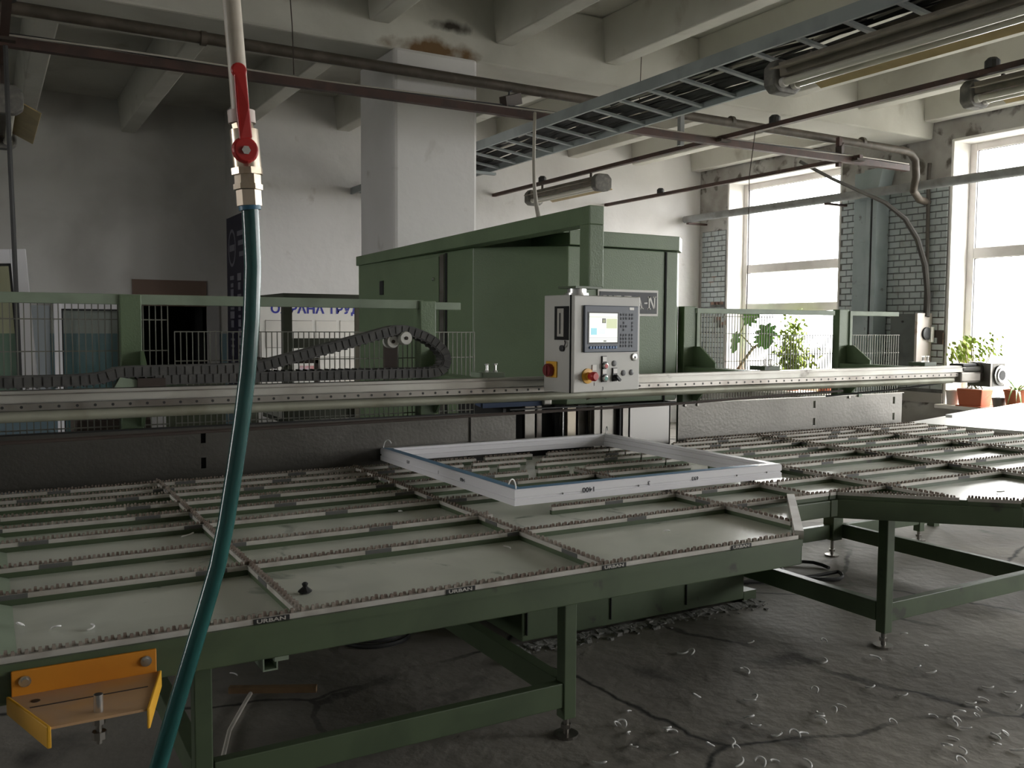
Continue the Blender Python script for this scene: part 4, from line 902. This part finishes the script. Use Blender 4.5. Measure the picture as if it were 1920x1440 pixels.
# ================================================================ BACK OF THE HALL
# safety notice board on the back wall
nb = thing('notice_board', 'white safety notice board with blue Cyrillic heading on the back wall', 'notice board', (3.5, YB, .55))
B().box(2.86, 4.25, YB-.03, YB-.002, .55, 1.83).build('panel', BOARD, nb)
text('heading', 'ОХРАНА ТРУДА', .150, BLUEINK, nb, (2.99, YB-.032, 1.625), (1, 0, 0), (0, 0, 1), depth=.001, bold=.0045, sx=1.06)
for r_ in range(2):
    for k in range(4):
        x = 2.93+k*.31; z = 1.20-r_*.45
        B().box(x, x+.26, YB-.036, YB-.03, z, z+.34).build('paper_pocket', M('pocket', (.70, .67, .62), .3, c2=(.62, .6, .56), sc=3), nb)
        for zz in (.003, .33): B().box(x+.002, x+.258, YB-.038, YB-.036, z+zz, z+zz+.007).build('pocket_edge', STEELD, nb)
B().box(3.34, 3.6, YB-.04, YB-.036, .82, .98).build('leaflet', M('pinkish', (.6, .25, .25), .6, c2=(.5, .6, .7), sc=6), nb)
tag(B().box(3.35, 3.75, YB-.5, YB-.1, .0, .72).build('light_blue_crate', M('lightblue', (.35, .55, .62), .6), bev=.01), 'pale blue crate standing below the safety notice board', 'crate')
tag(B().box(3.8, 4.3, YB-.55, YB-.1, .0, .68).build('cardboard_box', M('card', (.45, .28, .2), .8, c2=(.6, .5, .45), sc=4), bev=.01), 'brown cardboard box standing below the safety notice board', 'box')
# navy information board on the return wall
ib = thing('information_board', 'tall navy information board with pale print beside the recess', 'sign board', (2.8, 11.7, .4))
B().box(2.795, 2.828, 11.02, 12.32, .40, 2.86).build('panel', NAVY, ib)
em = B()
for a in range(24):
    t0, t1 = 2*math.pi*a/24, 2*math.pi*(a+1)/24
    em.quad((2.793, 12.03+.20*math.cos(t0), 2.46+.24*math.sin(t0)), (2.793, 12.03+.20*math.cos(t1), 2.46+.24*math.sin(t1)), (2.793, 12.03+.16*math.cos(t1), 2.46+.20*math.sin(t1)), (2.793, 12.03+.16*math.cos(t0), 2.46+.20*math.sin(t0)))
em.box(2.7925, 2.794, 11.9, 12.16, 2.42, 2.5); em.build('emblem', PRINT, ib)
pr = B()
for k, z in enumerate((2.62, 2.5, 2.36)): pr.box(2.792, 2.794, 11.2, 11.75-.05*k, z-.03, z+.03)
for c_ in range(3):
    z = 2.08
    for k in range(14):
        w = .22*random.uniform(.5, 1); h = random.choice((.03, .05, .09)); yc = 12.05-.38*c_
        pr.box(2.792, 2.794, yc-w/2, yc+w/2, z-h/2, z+h/2); z -= h/2+.07
        if z < .5: break
pr.build('print', PRINT, ib, kind='stuff')
# olive steel shelter frame
of = thing('shelter_frame', 'dark olive steel frame with flat top behind the guard mesh', 'steel frame', (3.2, 8.7, 0))
ox0, ox1, oy0, oy1, oz = 2.33, 4.2, 8.12, 9.4, 1.765
B().box(ox0, ox1, oy0, oy1, oz-.075, oz).build('top_deck', OLIVE, of, bev=.004)
for x, y in ((ox0, oy0), (ox0, oy1-.08), (3.08, oy0), (ox1-.08, oy0), (ox1-.08, oy1-.08)): B().box(x, x+.08, y, y+.08, 0, oz-.07).build('post', OLIVE, of, bev=.003)
for z in (1.27, .62): B().box(ox0, ox1, oy0+.02, oy0+.06, z, z+.09).build('rail', OLIVE, of)
B().box(ox0+.02, ox0+.05, oy0, oy1, 1.1, 1.16).box(ox0, 2.75, oy0+.3, oy0+.34, 1.12, 1.17).box(2.72, 2.75, oy0+.3, oy0+.34, 0, 1.15).build('inner_frame', DBROWN, of)
B().box(3.0, 3.10, oy0-.01, oy0+.01, .3, 1.69).build('side_board', M('olive_board', (.13, .12, .085), .7), of)
B().prism([(2.42, 8.2), (3.3, 8.2), (3.9, 8.9), (2.42, 9.2)], .56, .60).build('low_shelf', OLIVE, of)
# leaning white door leaf on the far left
def leaf(name, label, x0, x1, z1, y, fw, gmat, lean, roll, t=.06, mid=None):
    o = thing(name, label, 'window frame', (x0, y, 0)); o.rotation_euler = (R(-lean), R(roll), 0)
    w = x1-x0
    B().box(0, fw, -t, 0, 0, z1).box(w-fw, w, -t, 0, 0, z1).box(fw, w-fw, -t, 0, z1-fw, z1).box(fw, w-fw, -t, 0, 0, fw).build('frame', PVC, o, bev=.006, local=True)
    B().quad((fw, -t*.5, fw), (w-fw, -t*.5, fw), (w-fw, -t*.5, z1-fw), (fw, -t*.5, z1-fw)).build('pane', gmat, o, local=True)
    g = .018
    B().box(fw, fw+g, -t*.8, -t*.55, fw, z1-fw).box(w-fw-g, w-fw, -t*.8, -t*.55, fw, z1-fw).box(fw, w-fw, -t*.8, -t*.55, z1-fw-g, z1-fw).build('gasket', BLACK, o, local=True)
    return o
leaf('door_leaf', 'tall white PVC door leaf with yellowish glass leaning near the drop cable', -.62, .43, 2.03, 8.3, .115, GLASSY, 5, -3.2)
leaf('glazed_window_unit', 'white framed sash with teal glass standing against the recess wall', .74, 1.60, 1.745, YR-.16, .085, GLASST, 2, 0)
tag(B().box(-.5, .1, 8.75, 8.8, .1, 1.85).build('fibre_sheet', M('yellow_panel', (.42, .42, .22), .6, c2=(.36, .37, .2), sc=3)), 'pale yellow panel standing behind the glass of the leaning door leaf', 'panel')
tag(B().box(.44, .70, YR-.12, YR-.06, .0, 1.70).build('narrow_panel', M('bluegrey_panel', (.30, .33, .35), .6), bev=.004), 'narrow blue-grey panel beside the white sash in the recess', 'panel')
# items glimpsed under the beam on the left
mt_ = thing('hand_trolley', 'dark machine part with white discs seen below the gantry beam', 'machine part', (.8, 6.6, 0))
B().box(.50, .95, 6.4, 6.9, 0, .86).build('base', DBROWN, mt_, bev=.01)
B().box(.62, .90, 6.42, 6.8, .86, 1.02).build('cover', M('pale_cover', (.5, .49, .47), .6), mt_, bev=.01)
B().lathe([(.06, 0), (.06, .05)], (.50, 6.38, .98), 16, 'y').build('disc', WPLAST, mt_)
B().box(.95, 1.04, 6.4, 6.5, 0, 1.02).build('white_post', PVC, mt_)
tag(B().box(-.9, .38, 6.2, 6.26, .3, 1.0).build('blue_panel', M('blue_panel', (.18, .26, .31), .6)), 'dull blue panel seen below the gantry beam near the drop cable', 'panel')
tag(B().box(1.05, 1.7, 7.6, 8.3, 0, 1.08).build('olive_cabinet', M('olive_cab', (.10, .115, .075), .6), bev=.01), 'low olive cabinet behind the guard mesh near the doorway', 'cabinet')

# ================================================================ FLOOR THINGS
ring = B(); c = Vector((4.28, 3.80, .012))
ring.tube([(c.x+.17*math.cos(t)+.02*math.sin(3*t), c.y+.20*math.sin(t), .012+.01*math.sin(2*t)**2) for t in [i*.3 for i in range(20)]]+[(4.0, 3.72, .012), (3.7, 3.85, .012)], .011, 8)
tag(ring.build('black_hose', CABLE, smooth=True), 'loop of black hose on the floor beside the dull red tank', 'hose')
rb2 = B()
for L_ in range(3): rb2.tube([(1.57+(.17-.012*L_)*math.cos(t), 4.02+(.17-.012*L_)*math.sin(t), .012+.022*L_) for t in [i*2*math.pi/28 for i in range(29)]], .011, 7)
tag(rb2.build('hose_coil', CABLE, smooth=True), 'coil of dark hose on the floor beside the machine base', 'hose')
rk = thing('red_tank', 'dull red metal tank lying under the table beside the machine base', 'tank', (4.1, 4.3, 0))
B().lathe([(.06, 0), (.12, .03), (.12, .32), (.06, .35)], (3.95, 4.3, .122), 18, 'x').build('shell', M('dull_red', (.20, .035, .02), .6), rk, smooth=True)
B().box(3.98, 4.02, 4.22, 4.38, 0, .03).box(4.2, 4.24, 4.22, 4.38, 0, .03).build('cradle', DBROWN, rk)
tag(B().bar((.82, 3.68, .012), (1.13, 3.52, .012), .03, .024).build('wood_stick', WOOD), 'short wooden stick lying on the floor under the brush table', 'stick')
tag(B().bar((1.95, 3.40, .01), (2.06, 3.36, .01), .045, .02).build('red_scrap', M('scrap_red', (.35, .03, .02), .6)), 'small red scrap on the floor near the machine base', 'scrap')
tag(B().tube([tuple(pz(*p, .012)) for p in ((470, 1300), (455, 1325), (430, 1370), (418, 1420), (414, 1500))]+[(.5, 2.2, .012)], .008, 6).build('floor_cable', CABLEW, smooth=True), 'pale cable trailing on the floor beside the wooden stick', 'cable')
tag(B().lathe([(.012, 0), (.02, .006), (.006, .018), (.009, .026), (.004, .03)], tuple(pz(572, 1112, ZS)), 8).build('black_grommet', BLACK), 'small black rubber bit lying on the table pan', 'scrap')
# PVC shavings: a few curls copied about the floor and the table
cur = []
KIND = ('C-shaped white plastic shaving %s', 'half-ring white plastic shaving raised in the middle %s', 'wide shallow white plastic shaving %s', 'small nearly closed white plastic ring shaving %s', 'arched white plastic shaving with lifted middle %s')
for k in range(5):
    a0 = random.uniform(.2, .8); sp = (2.4, 3.4, 1.7, 4.4, 2.9)[k]; r = (.022, .017, .03, .014, .02)[k]
    pts = [(r*math.cos(a0+t*sp/10), r*math.sin(a0+t*sp/10), .004+.012*abs(math.sin(t/10*math.pi))*(k % 2)+.001*t) for t in range(11)]
    cur.append(B().tube(pts, [.0015]+[.0036]*9+[.0015], 5).mesh('plastic_shaving', SWARF, smooth=True))
fl_px = [(1185,1338),(1165,1363),(1192,1380),(1250,1372),(1262,1378),(1195,1402),(1262,1418),(1128,1428),(1308,1313),(1395,1258),(1393,1262),(1411,1313),(1410,1313),(1404,1352),(1419,1362),(1366,1394),(1381,1408),(1372,1430),(1333,1404),(1454,1380),(1455,1378),(1490,1384),(1515,1385),(1527,1299),(1539,1355),(1543,1340),(1560,1336),(1577,1330),(1537,1351),(1630,1289),(1690,1304),(1675,1360),(1740,1260),(1720,1255),(1750,1347),(1780,1360),(1795,1357),(1810,1364),(1835,1336),(1820,1320),(1843,1317),(1800,1340),(1788,1392),(1775,1405),(1800,1412),(1866,1377),(1890,1385),(1905,1404),(1868,1402),(1893,1300),(1912,1274),(1905,1331),(1860,1386),(1545,1206),(1540,1242),(1405,1205),(1695,1192),(1745,1216),(1295,1228),(1280,1226),(942,1350),(500,1250),(434,1270),(1425,1438),(1455,1433),(1507,1437),(1803,1434),(1912,1428),(1832,1347),(1852,1291),(1640,1239),(1160,1365)]
for i, (x, y) in enumerate(fl_px):
    v = pz(x, y, 0); o = bpy.data.objects.new('plastic_shaving', cur[i % 5]); COL.objects.link(o)
    o.location = v; o.rotation_euler = (0, 0, random.uniform(0, 6.28)); s = random.uniform(.8, 1.25); o.scale = (s, s, s)
    tag(o, KIND[i % 5] % 'lying on the concrete floor', 'shaving', 'plastic shavings on the floor')
for i, (x, y) in enumerate(((758, 962), (1170, 938), (1212, 935), (1185, 975), (1545, 895), (455, 983), (348, 1005), (165, 1180), (105, 1182), (40, 1178), (1880, 925), (700, 915), (950, 1030), (1250, 1000))):
    v = pz(x, y, ZS); o = bpy.data.objects.new('plastic_shaving', cur[(i*2) % 5]); COL.objects.link(o)
    o.location = v; o.rotation_euler = (0, 0, random.uniform(0, 6.28)); s = random.uniform(.6, 1.0); o.scale = (s, s, s)
    tag(o, KIND[(i*2) % 5] % 'on the table pan between brush bars', 'shaving', 'plastic shavings on the tables')

# ================================================================ PLANTS ON THE SILLS
def pot(par, x, y, z, r0, r1, h, m, name='pot'):
    B().lathe([(r0, 0), (r1, h), (r1*1.06, h), (r1*1.06, h+.02), (r1*.9, h+.02), (r1*.88, h)], (x, y, z), 20).build(name, m, par, smooth=True)
    B().lathe([(r1*.88, h-.01), (r1*.5, h+.002)], (x, y, z), 14).build('soil', DBROWN, par)
def blade(b, base, d, L, w, droop, n=6):     # a long drooping leaf as a folded strip
    base = Vector(base); d = Vector(d).normalized(); sd = d.cross(Vector((0, 0, 1)));
    if sd.length < .1: sd = Vector((1, 0, 0))
    sd.normalize(); i0 = len(b.v)
    for k in range(n+1):
        t = k/n; c = base+d*(L*t)+Vector((0, 0, -droop*t*t)); ww = w*(.5+t*1.2 if t < .4 else 1.0*(1-t)**.7+.02)
        b.v += [tuple(c-sd*ww), tuple(c+Vector((0, 0, -ww*.25))), tuple(c+sd*ww)]
    for k in range(n):
        a = i0+k*3; b.f += [(a, a+1, a+4, a+3), (a+1, a+2, a+5, a+4)]
def heart(b, c, nrm, up, s, cut=True):        # monstera blade: lobed outline with notches
    c = Vector(c); nrm = Vector(nrm).normalized(); up = Vector(up); up = (up-nrm*up.dot(nrm)).normalized(); rt = up.cross(nrm)
    o = []; m = 28
    for k in range(m):
        t = 2*math.pi*k/m; r = s*(.62+.38*abs(math.cos(t/2)))*(1-.35*max(0, -math.cos(t))**6)
        if cut and k % 3 == 1 and .5 < abs(math.atan2(math.sin(t), math.cos(t))) < 2.6: r *= .62
        o.append(c+rt*(r*.8*math.sin(t))-up*(r*math.cos(t))+nrm*(.04*s*math.cos(2*t)))
    i = len(b.v); b.v.append(tuple(c)); b.v += [tuple(v) for v in o]
    for k in range(m): b.f.append((i, i+1+k, i+1+(k+1) % m))
SX = WX+.05
def S_(x, y, X=SX): return pxx(x, y, X)
# monstera
mo = thing('monstera_plant', 'tall monstera with split leaves on the far window sill', 'plant', (SX, S_(1390, 735).y, WZ0))
by = S_(1385, 700).y
pot(mo, SX, by, WZ0, .10, .13, .17, TERRA)
st = B(); st.tube([(SX, by, .75), S_(1385, 690), S_(1410, 655), S_(1418, 648)], .022, 7); st.tube([S_(1418, 648), S_(1428, 640), S_(1430, 618)], .014, 6); st.tube([S_(1412, 652), S_(1400, 638), S_(1388, 626)], .012, 6); st.tube([S_(1388, 626), S_(1395, 608), S_(1402, 598)], .01, 6)
st.build('stem', STEMM, mo, smooth=True)
for (x, y, s, nr, up) in ((1404, 598, .17, (-1, -.5, .3), (.2, 1, -.6)), (1378, 636, .22, (-1, .3, .2), (0, .3, 1)), (1436, 622, .24, (-1, -.4, .4), (0, .2, 1)), (1428, 636, .17, (-.8, -.7, .3), (0, .8, .8)), (1443, 612, .15, (-.7, .5, .5), (0, -1, .5))):
    b = B(); heart(b, S_(x, y, SX-.05), nr, up, s); b.build('leaf', LEAF, mo, smooth=True)
# bush
bu = thing('leafy_shrub', 'bushy yellow-green potted shrub beside the monstera', 'plant', (SX+.05, S_(1478, 735).y, WZ0))
by = S_(1478, 700).y; pot(bu, SX+.05, by, WZ0, .11, .14, .15, TERRA)
lf = B(); tw = B()
for k in range(26):
    a = random.uniform(0, 6.28); rr = abs(random.gauss(.12, .1)); top = Vector((SX+.05+rr*math.cos(a)*.3, by+rr*1.5*math.sin(a), random.uniform(1.0, 1.62)-rr*.8))
    tw.tube([(SX+.05, by, .76), ((SX+.05+top.x)/2, (by+top.y)/2, .95), tuple(top)], .004, 4)
    for j in range(34):
        c = top+Vector((random.gauss(0, .03), random.gauss(0, .08), random.gauss(-.08, .11))); n = Vector((random.gauss(0, 1), random.gauss(0, 1), random.gauss(0, 1))).normalized(); u = n.orthogonal().normalized(); w = n.cross(u); s = random.uniform(.018, .034)
        lf.quad(c-u*s*1.6, c-w*s*.7, c+u*s*1.6, c+w*s*.7)
lf.build('foliage', LEAFY, bu, kind='stuff'); tw.build('twigs', STEMM, bu)
# small succulent and box planters on the far sill
su = thing('small_succulent', 'small spiky succulent in a terracotta pot on the far sill', 'plant', (SX, S_(1555, 735).y, WZ0))
by = S_(1552, 705).y+.05; pot(su, SX, by, WZ0, .075, .10, .15, TERRA)
b = B()
for k in range(12): a = k*2.4; blade(b, (SX, by, .77), (math.cos(a)*.5, math.sin(a)*.5, .9), .22, .012, .04)
b.build('foliage', LEAFS, su, smooth=True)
bx_ = thing('wooden_planter', 'brown wooden planter box below the shrub on the far sill', 'planter', (WX-.05, S_(1440, 735).y, WZ0))
yy = S_(1448, 735, WX-.05).y
B().box(WX-.13, WX-.06, yy-.22, yy+.16, WZ0, WZ0+.14).build('box', M('planter_brown', (.22, .11, .06), .8, c2=(.15, .07, .04), sc=8), bx_, bev=.006)
B().box(WX-.12, WX-.07, yy-.21, yy+.15, WZ0+.13, WZ0+.145).build('soil', DBROWN, bx_)
# near-window sill
XS2 = WX-.02
def near(x, y): return pxx(x, y, XS2)
pl = thing('orange_planter', 'orange-red rectangular planter with a pale leafy plant on the near sill', 'plant', (XS2, near(1825, 752).y, WZ0))
c = near(1827, 752); hw = .155
B().hexa([(XS2-.09, c.y-hw*.85, WZ0), (XS2+.09, c.y-hw*.85, WZ0), (XS2+.09, c.y+hw*.85, WZ0), (XS2-.09, c.y+hw*.85, WZ0), (XS2-.11, c.y-hw, WZ0+.20), (XS2+.11, c.y-hw, WZ0+.20), (XS2+.11, c.y+hw, WZ0+.20), (XS2-.11, c.y+hw, WZ0+.20)]).build('planter', TERRA, pl, bev=.01)
B().box(XS2-.12, XS2+.12, c.y-hw*1.0, c.y+hw*1.0, WZ0, WZ0+.012).build('saucer', TERRA, pl, bev=.004)
B().box(XS2-.10, XS2+.10, c.y-hw*.95, c.y+hw*.95, WZ0+.19, WZ0+.202).build('soil', DBROWN, pl)
tw = B(); lf = B()
for k in range(14):
    top = near(1825+random.uniform(-35, 45), random.uniform(638, 700)); top.x += random.uniform(-.1, .1)
    tw.tube([(XS2, c.y+random.uniform(-.1, .1), WZ0+.2), ((XS2+top.x)/2, (c.y+top.y)/2, .98), tuple(top)], .005, 4)
    for j in range(14):
        q = top+Vector((random.gauss(0, .06), random.gauss(0, .07), random.gauss(-.02, .06))); n = Vector((-1, random.gauss(0, .6), random.gauss(.3, .6))).normalized(); u = n.orthogonal().normalized(); w = n.cross(u); s = random.uniform(.02, .038)
        lf.quad(q-u*s*1.3, q-w*s*.6, q+u*s*1.3, q+w*s*.6)
tw.build('stems', STEMM, pl); lf.build('foliage', LEAFY, pl, kind='stuff')
c = near(1786, 752); wpt = thing('white_pot', 'pale empty flower pot beside the orange planter', 'flower pot', (XS2, c.y, WZ0)); pot(wpt, XS2, c.y, WZ0, .06, .075, .15, POTW)
c = near(1873, 758); gpt = thing('grey_pot', 'small dark grey flower pot between planter and spider plant', 'flower pot', (XS2, c.y, WZ0)); pot(gpt, XS2, c.y, WZ0, .055, .07, .10, POTD)
c = near(1906, 760); sp_ = thing('spider_plant', 'spider plant with long arching leaves in a terracotta pot', 'plant', (XS2, c.y, WZ0)); pot(sp_, XS2, c.y, WZ0, .09, .13, .20, TERRA)
for k in range(34):
    a = k*2.39996; el = random.uniform(.25, 1.3); b = B(); blade(b, (XS2+.02*math.cos(a), c.y+.02*math.sin(a), WZ0+.21), (math.cos(a), math.sin(a), el), random.uniform(.32, .5), .013, random.uniform(.15, .42)); b.build('leaf', LEAFS, sp_, smooth=True)
